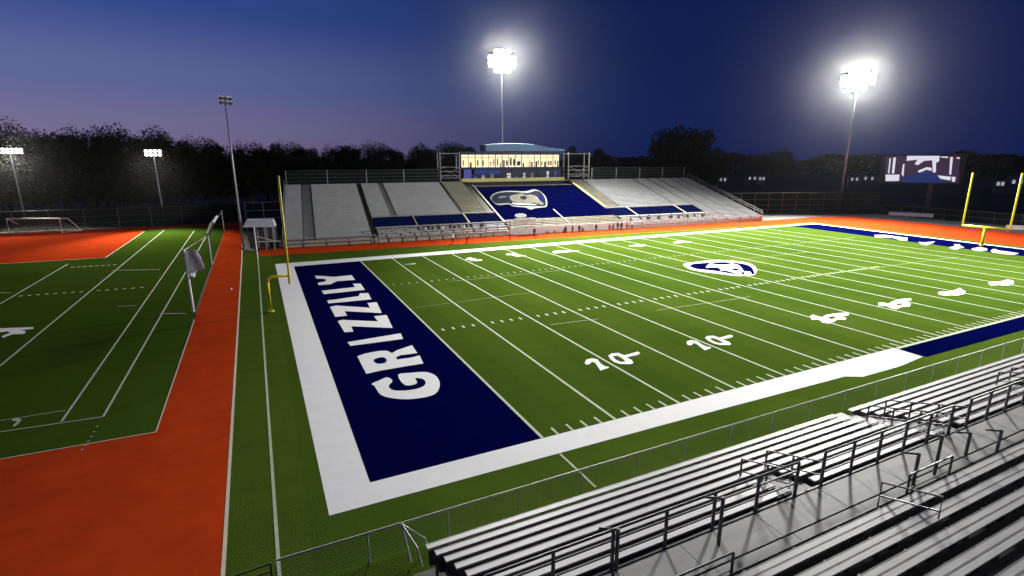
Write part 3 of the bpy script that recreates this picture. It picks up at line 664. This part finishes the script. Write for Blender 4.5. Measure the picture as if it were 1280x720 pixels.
MB().tube([(p1.x, p1.y, h1-.1), (p2.x, p2.y, h2-.1), (p3.x, p3.y, h3-.1)], .05, 6).build('top_bar', STEEL, nf)
mb = MB().tube([(p2.x, p2.y, h2-.1), (p2.x+.1, p2.y+8, h2+.7)], .28, 6).build('furled_net', BLACK, nf)
MB().tube([(p2.x+.1, p2.y+8, h2+.7), (p2.x+.15, p2.y+17, h2+.9)], .2, 6).build('furled_sheet', CLOTH, nf)
# torn white sheet hung on the first post
cl = [(231,313),(237,314),(246,312),(249,317),(255,330),(256,335),(253,338.5),(246.5,339),(244.5,341),(244,346),(241.5,346.5),(241,343),(239,345),(237,349),(235.5,346)]
pts = []
ax = Vector((FU.x, FU.y, 0))*1.0
for x, y in cl:                                     # the sheet hangs in the vertical plane through the post facing the camera side
    d = ray(x, y); nrm = Vector((math.sin(R(5)), -math.cos(R(5)), 0)); t = (Vector((p1.x, p1.y, 0))-CAM).dot(nrm)/d.dot(nrm); pts.append(CAM+d*t)
bm = bmesh.new(); vs = [bm.verts.new(p) for p in pts]; f = bm.faces.new(vs); bmesh.ops.triangulate(bm, faces=[f])
bmesh.ops.subdivide_edges(bm, edges=bm.edges, cuts=3, use_grid_fill=True)
for v_ in bm.verts: v_.co.y += .16*math.sin(v_.co.x*4+v_.co.z*1.3)+.07*math.sin(v_.co.z*5)
r_ = bmesh.ops.extrude_face_region(bm, geom=list(bm.faces))
for e in r_['geom']:
    if isinstance(e, bmesh.types.BMVert): e.co.y += .03
bmesh.ops.recalc_face_normals(bm, faces=bm.faces)
me = bpy.data.meshes.new('torn_sheet'); bm.to_mesh(me); bm.free(); me.materials.append(CLOTH)
ts = bpy.data.objects.new('torn_sheet', me); C.objects.link(ts); tag(ts, 'torn white sheet hanging from the first tall post of the practice field', 'sheet')
mk = empty('marker_cone', tuple(g(289, 362)), 'small pale cone lying on the orange strip', 'cone')
mb = MB().tube([(0, 0, .02), (0, 0, .18)], .12, 10, .03).build('cone', CLOTH, mk); MB().box((-.13, -.13, 0), (.13, .13, .02)).build('foot', CLOTH, mk)

# ------------------------------------------------------------------ fences
def fence(name, label, a, b, h, step, rm, rows=(1.0,), mesh=None, rr=.035, pr=.04, cat='fence', seg=None):
    t = empty(name, (0, 0, 0), label, cat); a = Vector(a); b = Vector(b)
    mb = MB()
    for q in rows: mb.tube([a+Vector((0, 0, h*q)), b+Vector((0, 0, h*q))], rr, 8)
    mb.build('rail', rm, t)
    n_ = max(1, int(round((b-a).length/step)))
    po = MB().tube([(0, 0, 0), (0, 0, h)], pr, 8).build('post', rm, t); po.location = a
    for i in range(1, n_+1):
        c = po.copy(); C.objects.link(c); c.parent = t; c.location = a+(b-a)*i/n_
    if mesh: MB().poly([a+Vector((0, .0, .05)), b+Vector((0, 0, .05)), b+Vector((0, 0, h-.02)), a+Vector((0, 0, h-.02))]).build('mesh', mesh, t)
    return t
fence('chain_link_fence', 'long chain link fence with pale top rail between turf and near bleachers', (-12.6, -4.75, 0), (70, -4.7, 0), 1.2, 3.0, RAILG, (1.0,), CHAIN, .04, .03)
fence('railing', 'dark low railing across the foot of the orange strip', (-14.6, -4.9, 0), (-12.75, -4.75, 0), 1.15, 1.8, STEEL, (.25, .5, .75, 1.0), None, .03, .035, 'railing')
gf = fence('dark_gate', 'dark mesh gate panel on the orange track at lower left', (-19.2, -4.6, 0), (-15.2, -5.0, 0), 1.3, 4.0, STEEL, (.05, 1.0), SCREEN, .03, .04, 'gate')
fence('back_fence', 'dark fence behind the practice field below the trees', (-95, 121, 0), (-17, 119.5, 0), 4.2, 6.0, STEEL, (.3, .62, 1.0), SCREEN, .07, .09)
fence('railed_fence', 'tall grey railed fence behind the far right corner of the track', tuple(FM @ Vector((106, 14, 0))), (133.6, 61.5, 0), 5.6, 3.6, STEEL, (.25, .45, .7, 1.0), SCREEN, .09, .1)
fence('perimeter_fence', 'low dark fence beyond the right end of the field', (133.8, 60.5, 0), (128, -8, 0), 2.6, 5.0, STEEL, (.5, 1.0), SCREEN, .06, .07)
cw = MB(); a = FM @ Vector((105, 9, 0)); 
for (x, y), nm, lab in (((1127, 272.5), 'bench', 'long white bench left of the pair below the scoreboard'), ((1148, 273.8), 'bench', 'long white bench right of the pair below the scoreboard'), ((1280, 291), 'bench', 'white bench at the far right edge behind the goal post')):
    p = g(x, y); t = empty('bench', tuple(p), lab, 'bench', 'white benches beyond the track', rz=R(-62))
    MB().box((-2.7, -.35, .55), (2.7, .25, .68)).build('seat', WHITE, t); MB().box((-2.7, .25, .6), (2.7, .33, 1.35)).build('backrest', WHITE, t)
    for s in (-2.3, 0, 2.3): MB().box((s-.08, -.3, 0), (s+.08, .25, .55)).build('leg', GALV, t)

# ------------------------------------------------------------------ scoreboard
SBp = Vector((148.7, 57.7, 0)); rel = SBp-CAM; dist = Vector((rel.x, rel.y)).length
nrm = -Vector((rel.x, rel.y, 0)).normalized(); nrm = (Matrix.Rotation(R(-8), 3, 'Z') @ nrm)
hx = Vector((-nrm.y, nrm.x, 0))
SBM = Matrix((hx, -nrm, Vector((0, 0, 1)))).transposed().to_4x4(); SBM.translation = SBp
SB = empty('scoreboard', (0, 0, 0), 'large lit scoreboard on a dark post beyond the right end', 'scoreboard', mw=SBM)
def sb(x, y):
    d = ray(1080+x/6.4, 180+y/6.4); t = (SBp-CAM).dot(nrm)/d.dot(nrm); q = SBM.inverted() @ (CAM+d*t); return (q.x, q.z)
fr_ = [sb(150, 85), sb(795, 88), sb(778, 322), sb(158, 312)]
xs = [p[0] for p in fr_]; zs = [p[1] for p in fr_]
MB().box((min(xs), .05, min(zs)), (max(xs), 1.2, max(zs))).build('cabinet', BLACK, SB)
def sbp(name, loops, m, y):
    for L_ in loops:
        P_ = [sb(*p) for p in L_]; o = sheet(name, [P_], 0, m, None, SB)
        for v_ in o.data.vertices: z = v_.co.y; v_.co.y = -y; v_.co.z = z
E_W = mat('lit white screen', (.1, .1, .1), .5, emit=(.85, .85, 1), estr=.8); E_P = mat('lit dim purple screen', (.02, .02, .02), .5, emit=(.030, .016, .045), estr=1); E_B = mat('lit blue screen', (.02, .02, .05), .5, emit=(.004, .022, .12), estr=1)
sbp('screen', [[(172,98),(770,98),(755,312),(172,300)]], E_P, .0)
sbp('screen_shape', [[(172,245),(285,245),(280,295),(172,297)], [(345,95),(605,95),(600,140),(576,150),(575,225),(552,230),(545,130),(480,135),(430,170),(405,160),(430,125),(340,135)],
    [(205,115),(216,115),(203,235),(192,235)], [(235,110),(256,108),(242,235),(222,235)], [(313,160),(324,160),(316,262),(300,240)], [(690,105),(712,105),(697,245),(682,245)], [(580,250),(695,262),(690,292),(600,275)],
    [(610,100),(670,100),(672,112),(620,108)], [(700,262),(735,265),(725,305),(705,300)], [(740,105),(768,108),(766,118),(745,118)], [(430,215),(500,185),(540,190),(545,215),(500,205),(440,232)]], E_W, .03)
sbp('screen_arc', [[(310,262),(400,250),(440,228),(520,218),(580,240),(620,290),(645,311),(310,308)]], E_B, .04)
MB().box((-.5, .2, 0), (.5, 1.0, min(zs))).build('post', STEEL, SB)

# ------------------------------------------------------------------ near bleachers
NB = empty('bleacher', (-8, -6.5, 0), 'near aluminium bleacher with long benches and a grey walkway', 'bleacher')
def nb(o): o.parent = NB; o.matrix_parent_inverse = Matrix.Translation((8, 6.5, 0)); return o
XR = 62.0
rng = random.Random(5)
def plank(name, x0, x1, y0, y1, z, th, m, nplk=2, lip=True, br=None):
    mb = MB(); wdt = (y1-y0)/nplk
    for i in range(nplk):
        a = y0+i*wdt+.008; b = y0+(i+1)*wdt-.008; mb.box((x0, a, z-th), (x1, b, z))
        if lip: mb.box((x0, a, z), (x1, a+.012, z+.006)).box((x0, b-.012, z), (x1, b, z+.006))
    mb.box((x0-.02, y0, z-th-.01), (x0-.005, y1, z+.01)).box((x1+.005, y0, z-th-.01), (x1+.02, y1, z+.01))
    if br:
        mb.cur = 1; x = x0+.6
        while x < x1-.2:
            for c in br: mb.box((x-.03, y1+c[0], z+c[1]), (x+.03, y1+c[2], z+c[3]))
            x += 1.83
    return nb(mb.build(name, [m, STEEL]))
AIS = [(3.2, 4.4), (12.4, 13.6), (21.6, 22.8), (30.8, 32.0), (40.0, 41.2), (50, 51.2)]
def segs(x0, gaps):
    out = []; x = x0
    for a, b in gaps: out.append((x, a)); x = b
    out.append((x, XR)); return out
LP, LR = .61, .20
for j in range(8):
    y = -6.8-LP*j; z = 1.75+LR*j
    gaps = [AIS[1]] if j < 5 else AIS
    if j < 3: gaps = [AIS[1]] if j else [AIS[1]]
    x0 = -8.1+.12*j
    for a, b in segs(x0, gaps):
        plank('bench', a, b, y-.245, y, z, .045, ALU, 1, True, ((-.21, -.42, -.04, -.05),))
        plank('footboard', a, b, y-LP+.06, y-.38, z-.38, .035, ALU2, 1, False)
        mb = MB().box((a, y-.27, z-.62), (b, y-.26, z-.06)); nb(mb.build('riser', STEEL))
    for a, b in gaps:
        if a < XR: nb(MB().box((a, y-.33, z-.42), (b, y+.28, z-.30)).build('aisle_step', DECK))
# raking stringers under the rows
def frames(bars):
    mb = MB()
    for a, b, w, h in bars: mb.bar(a, b, w, h)
    o = nb(mb.build('stringer_frame', STEEL)); o.location.x = -7.8; x = -7.8+3.66
    while x < XR:
        c = o.copy(); C.objects.link(c); c.location.x = x; x += 3.66
frames([((0, -6.7, 1.15), (0, -11.4, 1.15+LR/LP*4.7), .09, .18), ((0, -6.9, 0), (0, -6.9, 1.2), .09, None), ((0, -11.3, 0), (0, -11.3, 2.6), .1, None), ((0, -9.4, 0), (0, -9.4, 1.9), .09, None), ((0, -9.4, .1), (0, -11.3, 2.2), .06, None)])
# walkway
WZ = 3.08
mb = MB(); x = 0.0-8.0
while x < XR:
    mb.box((x+.01, -12.70, WZ-.05), (min(x+3.04, XR), -11.52, WZ)); mb.box((x+.01, -13.2, WZ+.22), (min(x+3.04, XR), -12.88, WZ+.26)); x += 3.05
nb(mb.build('walkway', DECK)); nb(MB().box((-8, -12.73, WZ-.1), (XR, -12.71, WZ+.14)).build('walkway_riser', STEEL))
nb(MB().box((-8, -11.51, WZ-.3), (XR, -11.44, WZ+.02)).build('walkway_edge', STEEL))
# upper rows
UP, UR = .80, .25
UAIS = AIS[3:]
for j in range(9):
    y = -13.75-UP*j; z = 3.98+UR*j
    gaps = AIS
    for a, b in segs(-8, [(q0+.4, q1+.4) for q0, q1 in UAIS]):
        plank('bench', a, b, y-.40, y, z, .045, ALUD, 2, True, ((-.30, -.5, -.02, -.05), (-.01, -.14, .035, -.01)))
        plank('footboard', a, b, y-UP+.03, y-.47, z-.30, .04, DECK, 1, True)
        nb(MB().box((a, y-.465, z-.75), (b, y-.455, z-.05)).build('riser', STEEL))
    for a, b in UAIS: nb(MB().box((a+.4, y-.44, z-.5), (b+.4, y+.36, z-.38)).build('aisle_step', DECK))
frames([((0, -13.3, 3.0), (0, -21, 3.0+UR/UP*7.7), .09, .2), ((0, -13.4, 0), (0, -13.4, 3.0), .1, None), ((0, -17, 0), (0, -17, 4.1), .1, None), ((0, -20.8, 0), (0, -20.8, 5.3), .1, None)])
nb(MB().box((-8, -13.32, WZ), (XR, -13.27, 3.5)).build('walkway_riser', STEEL))
# guard rails along the walkway with returns down each aisle
def grail(pts, h=1.07, step=1.9, mid=(.35, .7), r=.035, m=RSTEEL, name='guard_rail'):
    P_ = [Vector(p) for p in pts]; mb = MB()
    mb.tube([p+Vector((0, 0, h)) for p in P_], r, 8)
    for q in mid: mb.tube([p+Vector((0, 0, h*q)) for p in P_], r*.8, 6)
    o = nb(mb.build(name, m)); first = None
    for a, b in zip(P_, P_[1:]):
        n_ = max(1, int(round((b-a).length/step)))
        for i in range(n_+1):
            q = a+(b-a)*i/n_
            c = MB().tube([q-Vector((0, 0, .25)), q+Vector((0, 0, h))], r*1.3, 8).build('post', m); c.parent = o
    return o
xs_ = [-7.9]+[q for a in AIS for q in a]+[XR]
for i in range(0, len(xs_)-1, 2):
    a, b = xs_[i]+(.06 if i else 0), xs_[i+1]-.06
    if b < a: continue
    grail([(a, -11.48, WZ), (b, -11.48, WZ)], 1.25, 1.7, (.4, .75), .04)
for a, b in ((-4.4, -2.0), (5.6, 8.0), (14.6, 16.8), (19.2, 21), (24.8, 27.5), (33, 38), (43, 48)):
    grail([(a, -13.45, WZ+.1), (b, -13.45, WZ+.1)], 1.15, 2.2, (.55,), .03, RSTEEL, 'guard_rail')
for k, (a, b) in enumerate(AIS):
    depth = 3.4 if k != 1 else 4.9
    for x in ((a-.06, b+.06) if k in (1, 2) else (a-.06, b+.06)):
        y0, y1 = -11.45, -11.45+depth*.62
        zz = lambda y: 1.75+LR*((-6.8-y)/LP)-.35
        grail([(x, y0, zz(y0)+.02), (x, y1, zz(y1))], 1.0, 1.1, (.5,), .03, RSTEEL, 'handrail')
    if k not in (0, 3, 4): continue
    x = (a+b)/2+.4                                # centre rail on the upper stair, looped
    zu = lambda y: 3.98+UR*((-13.75-y)/UP)-.38
    for y0 in ((-13.4,) if k == 0 else (-13.4, -15.6, -17.8)):
        y1 = y0-1.5
        pts = [Vector((x, y0, zu(y0))), Vector((x, y0, zu(y0)+.95)), Vector((x, y1, zu(y1)+.95)), Vector((x, y1, zu(y1)))]
        mb = MB().tube(pts, .032, 8); mb.tube([(x, y0, zu(y0)+.5), (x, y1, zu(y1)+.5)], .026, 6); nb(mb.build('handrail', RSTEEL))
for px, py, h in ((898, 680, 1.55), (1137, 626, 1.75), (1166, 601, 1.75), (1240, 588, 1.6), (1205, 577, 1.2), (770, 712, 1.3)):
    p = g(px, py, WZ); nb(MB().tube([(p.x, p.y, WZ-.02), (p.x, p.y, WZ+h)], .055, 8).tube([(p.x, p.y, WZ+h-.05), (p.x-.45, p.y+.25, WZ+h-.02)], .035, 8).build('stanchion', RSTEEL))
# pale end frame by the fence and low side deck at the left end
EF = empty('handrail_frame', (0, 0, 0), 'pale bent tube handrail frame at the left end of the bleachers', 'handrail')
T_ = Vector((-8.45, -4.85, 1.22)); 
MB().tube([T_, (-8.35, -5.5, .1)], .04, 8).tube([T_, (-8.15, -5.75, .8), (-8.1, -6.1, -.0+.3)], .04, 8).tube([T_, (-7.8, -5.45, .85), (-7.75, -5.55, .6)], .04, 8).build('tube_frame', RAILG, EF)
RD = empty('side_platform', (0, 0, 0), 'small low aluminium platform left of the near bleachers', 'platform')
mb = MB()
for i in range(5): mb.box((-13.2+i*.35, -6.95-i*.33, .52+i*.04), (-8.35, -6.68-i*.33, .56+i*.04))
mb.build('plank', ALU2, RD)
mb = MB()
for x in (-11.6, -10.2, -8.8): mb.box((x-.04, -8.2, 0), (x+.04, -6.9, .5))
mb.build('frame', STEEL, RD)

# ------------------------------------------------------------------ trees
def tree_meshes(seed, H, Wd, nleaf, crown=.72, leaf=.55):
    r = random.Random(seed)
    tr = MB(); tr.tube([(0, 0, -.2), (.1*r.uniform(-1, 1), .1, H*.3), (.3*r.uniform(-1, 1), .2, H*.62)], H*.022, 8, H*.008)
    clumps = []
    for i in range(16):
        a = r.uniform(0, 6.283); zz = r.uniform(1-crown, .93); k = math.sin(math.pi*min(1, (zz-(1-crown))/crown*.85+.12))
        rad = Wd/2*k*r.uniform(.35, .85); c = Vector((math.cos(a)*rad, math.sin(a)*rad, H*zz)); s = Wd*r.uniform(.13, .24)
        clumps.append((c, s)); tr.tube([(0, 0, H*max(.18, zz-.35)), c*.6+Vector((0, 0, H*zz*.35)), c], H*.008, 5, H*.002)
    clumps.append((Vector((0, 0, H*.6)), Wd*.3))
    cr = MB()
    for i in range(nleaf):
        c, s = r.choice(clumps); d = Vector((r.gauss(0, 1), r.gauss(0, 1), r.gauss(0, .75))).normalized()*s*(r.random()**.35)*r.uniform(.8, 1.12)
        p = c+d; u = Vector((r.uniform(-1, 1), r.uniform(-1, 1), r.uniform(-.6, .6))).normalized(); w = u.cross(Vector((r.uniform(-1, 1), r.uniform(-1, 1), r.uniform(-1, 1)))).normalized()
        l = leaf*r.uniform(.5, 1.3); cr.add([p-u*l*.5, p+w*l*.32, p+u*l*.5, p-w*l*.32], [(0, 1, 2, 3)])
    return tr, cr
def round_tree(seed, H, Wd, nleaf):
    r = random.Random(seed); tr, _ = tree_meshes(seed, H, Wd*.8, 0); cr = MB(); cl = []
    for i in range(46):
        d = Vector((r.gauss(0, 1), r.gauss(0, 1), r.gauss(0, 1))).normalized()*r.uniform(.55, .82)
        cl.append((Vector((d.x*Wd/2, d.y*Wd/2, H*.57+d.z*H*.40)), Wd*r.uniform(.11, .17)))
    cl.append((Vector((0, 0, H*.55)), Wd*.36))
    for i in range(nleaf):
        c, s_ = r.choice(cl); d = Vector((r.gauss(0, 1), r.gauss(0, 1), r.gauss(0, 1))).normalized()*s_*(r.random()**.4)
        p = c+d; u = Vector((r.uniform(-1, 1), r.uniform(-1, 1), r.uniform(-.6, .6))).normalized(); w = u.cross(Vector((r.uniform(-1, 1), r.uniform(-1, 1), r.uniform(-1, 1)))).normalized()
        l = .8*r.uniform(.5, 1.2); cr.add([p-u*l*.5, p+w*l*.34, p+u*l*.5, p-w*l*.34], [(0, 1, 2, 3)])
    return tr, cr
protos = []
for i, (H, Wd, nl) in enumerate(((20, 17, 9500), (18, 14, 8000), (22, 15, 9000), (14, 13, 6500), (20, 17, 12000))):
    tr, cr = tree_meshes(100+i, H, Wd, nl) if i < 4 else round_tree(77, H, Wd, nl)
    t = empty('tree', (0, 0, 0)); tr.build('trunk', BARK, t); cr.build('crown', LEAF if i % 2 else LEAF2, t); protos.append([t, H, Wd, False])
def plant(k, x, y, h, label, group=None, wide=1.0, rz=0):
    pr = protos[k]
    t = pr[0] if not pr[3] else copy_tree(pr[0])
    pr[3] = True
    t.location = (x, y, 0); s = h/pr[1]; t.scale = (s*wide, s*wide, s); t.rotation_euler = (0, 0, rz)
    for q in ('label', 'category', 'group'):
        if q in t: del t[q]
    return tag(t, label, 'tree', group)
rng = random.Random(21)
def at_px(px, D):                                   # ground point in the direction of a photo column at distance D
    d = ray(px, 201.7); h = Vector((d.x, d.y)).normalized(); return CAM.x+h.x*D, CAM.y+h.y*D
def top_h(py, px, D):
    d = ray(px, py); return CAM.z + D*d.z/Vector((d.x, d.y)).length
line = [(0,143),(18,162),(33,168),(52,163),(70,160),(97,150),(112,158),(125,155),(140,158),(152,156),(168,166),(186,160),(203,156),(214,162),(232,166),(252,168),(270,171),(290,174),(312,172),(330,174),(345,165),(362,172),(380,175),(398,173),(416,176),(434,174),(452,176),(470,174),(488,176),(506,175),(524,174),(540,179)]
for i, (px, py) in enumerate(line):
    D = 215+rng.uniform(-14, 22); py += 2+rng.uniform(-2, 5)*(i > 0)
    x, y = at_px(px, D)
    plant(i % 3 if i else 0, x, y, top_h(py-1, px, D)*rng.uniform(.86, .93), 'dark tree in the long treeline behind the practice field' if i else 'tall dark tree at the left edge of the treeline', 'trees in the left treeline' if i else None, 1.0, rng.uniform(0, 6))
for i in range(20):                                   # under-storey closing the line
    px = -10+i*29; D = 200+rng.uniform(-8, 8); x, y = at_px(px, D)
    plant(3, x, y, rng.uniform(12, 16), 'low bushy tree filling the foot of the left treeline', 'bushy trees under the left treeline', 1.5, rng.uniform(0, 6))
for px, py, D, k, wide, lab in ((852, 151, 230, 4, 1.12, 'large round dark tree behind the right half of the grandstand'), (891, 180, 235, 4, .8, 'small pointed dark tree right of the large round tree'),
        (950, 188, 420, 4, 1.1, 'small distant round tree left of the two beyond the corner fence'), (975, 185, 430, 4, 1.1, 'small distant round tree right of the two beyond the corner fence'),
        (722, 181, 330, 2, 1.1, 'dark distant tree just right of the scaffold tower'), (745, 186, 350, 1, 1.2, 'broad low distant tree right of the scaffold tower'),
        (565, 180, 330, 0, 1.3, 'dark distant tree left of the press box'), (590, 184, 360, 1, 1.3, 'low distant tree touching the left side of the press box roof')):
    x, y = at_px(px, D); plant(k, x, y, top_h(py, px, D), lab, None, wide, rng.uniform(0, 6))
# far wood, one mass
mb = MB(); r = random.Random(8)
for i in range(15000):
    px = r.uniform(520, 1420); D = r.uniform(560, 640); x, y = at_px(px, D)
    hmax = 18+3.0*math.sin(px*.043)+2.0*math.sin(px*.11+1); z = hmax*.9*r.random()**.6+ (2 if px > 1230 else 0)*r.random(); s = r.uniform(1.2, 2.6)
    u = Vector((r.uniform(-1, 1), r.uniform(-1, 1), r.uniform(-1, 1))).normalized(); w = u.cross(Vector((r.uniform(-1, 1), r.uniform(-1, 1), r.uniform(-1, 1)))).normalized()
    p = Vector((x, y, z)); mb.add([p-u*s, p+w*s*.8, p+u*s, p-w*s*.8], [(0, 1, 2, 3)])
o = mb.build('distant_wood', LEAF); tag(o, 'dark band of distant woodland along the horizon', 'woodland', kind='stuff')
# distant houses
HW = mat('house wall', (.16, .16, .17), .8, var=.1, scale=.5); HR = mat('house roof', (.05, .045, .05), .9, var=.2); HL = mat('lit house window', (.2, .2, .2), .5, emit=(.8, .75, .85), estr=.45)
for i, (px, py, D, w, h, lab) in enumerate(((906, 203, 300, 5, 3.2, 'small pale house beside the small pointed tree'), (943, 207, 330, 6, 3.0, 'low distant house left under the two round trees'), (955, 207, 325, 4, 3.0, 'low distant house right under the two round trees'),
        (1072, 207, 340, 5, 2.6, 'tiny pale house just right of the right floodlight pole'), (1090, 206, 350, 7, 3, 'pale gabled house left of the scoreboard'), (1257, 206, 300, 3.2, 3.0, 'tiny pale house right of the far goal post'), (1278, 206, 300, 5, 4.6, 'pale house at the right edge of the view'))):
    x, y = at_px(px, D); d = Vector((x-CAM.x, y-CAM.y, 0)).normalized()
    t = empty('house', (x, y, 0), lab, 'house', rz=math.atan2(d.y, d.x)-math.pi/2+.3)
    MB().box((-w/2, 0, 0), (w/2, w*.8, h+2.5)).build('wall', HW, t)
    hh = h+2.5
    mb = MB().add([(-w/2-.3,-.3,hh),(w/2+.3,-.3,hh),(w/2+.3,w*.8+.3,hh),(-w/2-.3,w*.8+.3,hh),(0,-.3,hh+w*.28),(0,w*.8+.3,hh+w*.28)],[(0,1,4),(2,3,5),(1,2,5,4),(3,0,4,5),(0,3,2,1)]); mb.build('roof', HR, t)
    for s in (-.25, .2):
        wn = MB().box((s*w-.5, -.06, h*.55+1.6), (s*w+.5, -.01, h*.55+3.1)).build('window', HL, t)

# ------------------------------------------------------------------ dusk sky
Wd = bpy.data.worlds.new('World'); S.world = Wd; Wd.use_nodes = True
nt = Wd.node_tree; N = nt.nodes; L = nt.links; bg = N['Background']
tc = N.new('ShaderNodeTexCoord'); sx = N.new('ShaderNodeSeparateXYZ'); L.new(tc.outputs['Generated'], sx.inputs[0])
def lin(c): return tuple(((v/255+.055)/1.055)**2.4 if v > 10 else v/255/12.92 for v in c)+(1,)
def ramp(stops):
    r = N.new('ShaderNodeValToRGB'); cr = r.color_ramp; cr.interpolation = 'EASE'
    while len(cr.elements) > 1: cr.elements.remove(cr.elements[-1])
    cr.elements[0].position = stops[0][0]; cr.elements[0].color = lin(stops[0][1])
    for p, c in stops[1:]:
        e = cr.elements.new(p); e.color = lin(c)
    L.new(sx.outputs['Z'], r.inputs['Fac']); return r
west = ramp([(0.0, (128, 110, 142)), (.05, (122, 114, 152)), (.13, (98, 108, 160)), (.24, (54, 78, 148)), (.36, (32, 56, 122)), (1, (14, 26, 70))])
east = ramp([(0.0, (16, 36, 84)), (.08, (16, 42, 100)), (.2, (8, 32, 88)), (.34, (4, 24, 72)), (1, (8, 18, 56))])
south = ramp([(0.0, (12, 26, 78)), (.2, (8, 24, 78)), (1, (5, 14, 50))])
def azfac(ax_, ay_, lo, hi):
    d = N.new('ShaderNodeVectorMath'); d.operation = 'DOT_PRODUCT'; d.inputs[1].default_value = (ax_, ay_, 0)
    nv = N.new('ShaderNodeVectorMath'); nv.operation = 'MULTIPLY'; nv.inputs[1].default_value = (1, 1, 0); L.new(tc.outputs['Generated'], nv.inputs[0])
    n2 = N.new('ShaderNodeVectorMath'); n2.operation = 'NORMALIZE'; L.new(nv.outputs[0], n2.inputs[0]); L.new(n2.outputs[0], d.inputs[0])
    mr = N.new('ShaderNodeMapRange'); mr.interpolation_type = 'SMOOTHSTEP'; mr.inputs['From Min'].default_value = lo; mr.inputs['From Max'].default_value = hi; L.new(d.outputs['Value'], mr.inputs['Value']); return mr
a1 = azfac(math.sin(R(-40)), math.cos(R(-40)), .15, 1.04)
m1 = N.new('ShaderNodeMix'); m1.data_type = 'RGBA'; L.new(a1.outputs[0], m1.inputs['Factor']); L.new(east.outputs[0], m1.inputs['A']); L.new(west.outputs[0], m1.inputs['B'])
a2 = azfac(math.sin(R(80)), math.cos(R(80)), .35, .95)
m2 = N.new('ShaderNodeMix'); m2.data_type = 'RGBA'; L.new(a2.outputs[0], m2.inputs['Factor']); L.new(m1.outputs['Result'], m2.inputs['A']); L.new(south.outputs[0], m2.inputs['B'])
L.new(m2.outputs['Result'], bg.inputs['Color']); bg.inputs['Strength'].default_value = .93

# ------------------------------------------------------------------ haze volume added for the lamp halos, standing in for lens bloom
HAZE = 0.000028
if HAZE:
    o = MB().box((-700, -60, -1.2), (900, 760, 62)).build('haze', (mh := bpy.data.materials.new('added halo haze')))
    mh.use_nodes = True; nt = mh.node_tree; nt.nodes.remove(nt.nodes['Principled BSDF'])
    pv = nt.nodes.new('ShaderNodeVolumePrincipled'); pv.inputs['Density'].default_value = HAZE; pv.inputs['Color'].default_value = (.9, .93, 1, 1); pv.inputs['Anisotropy'].default_value = .945
    nt.links.new(pv.outputs[0], nt.nodes['Material Output'].inputs['Volume'])
    tag(o, 'thin added halo haze round the floodlights', 'haze', kind='stuff')

S.view_settings.view_transform = 'Standard'; S.view_settings.look = 'None'; S.view_settings.exposure = 0; S.view_settings.gamma = 1
S.render.engine = 'CYCLES'; S.cycles.use_denoising = True; S.cycles.max_bounces = 5; S.cycles.volume_bounces = 0; S.cycles.transparent_max_bounces = 16
S.cycles.sample_clamp_indirect = 4; S.cycles.volume_step_rate = 4; S.cycles.volume_max_steps = 64
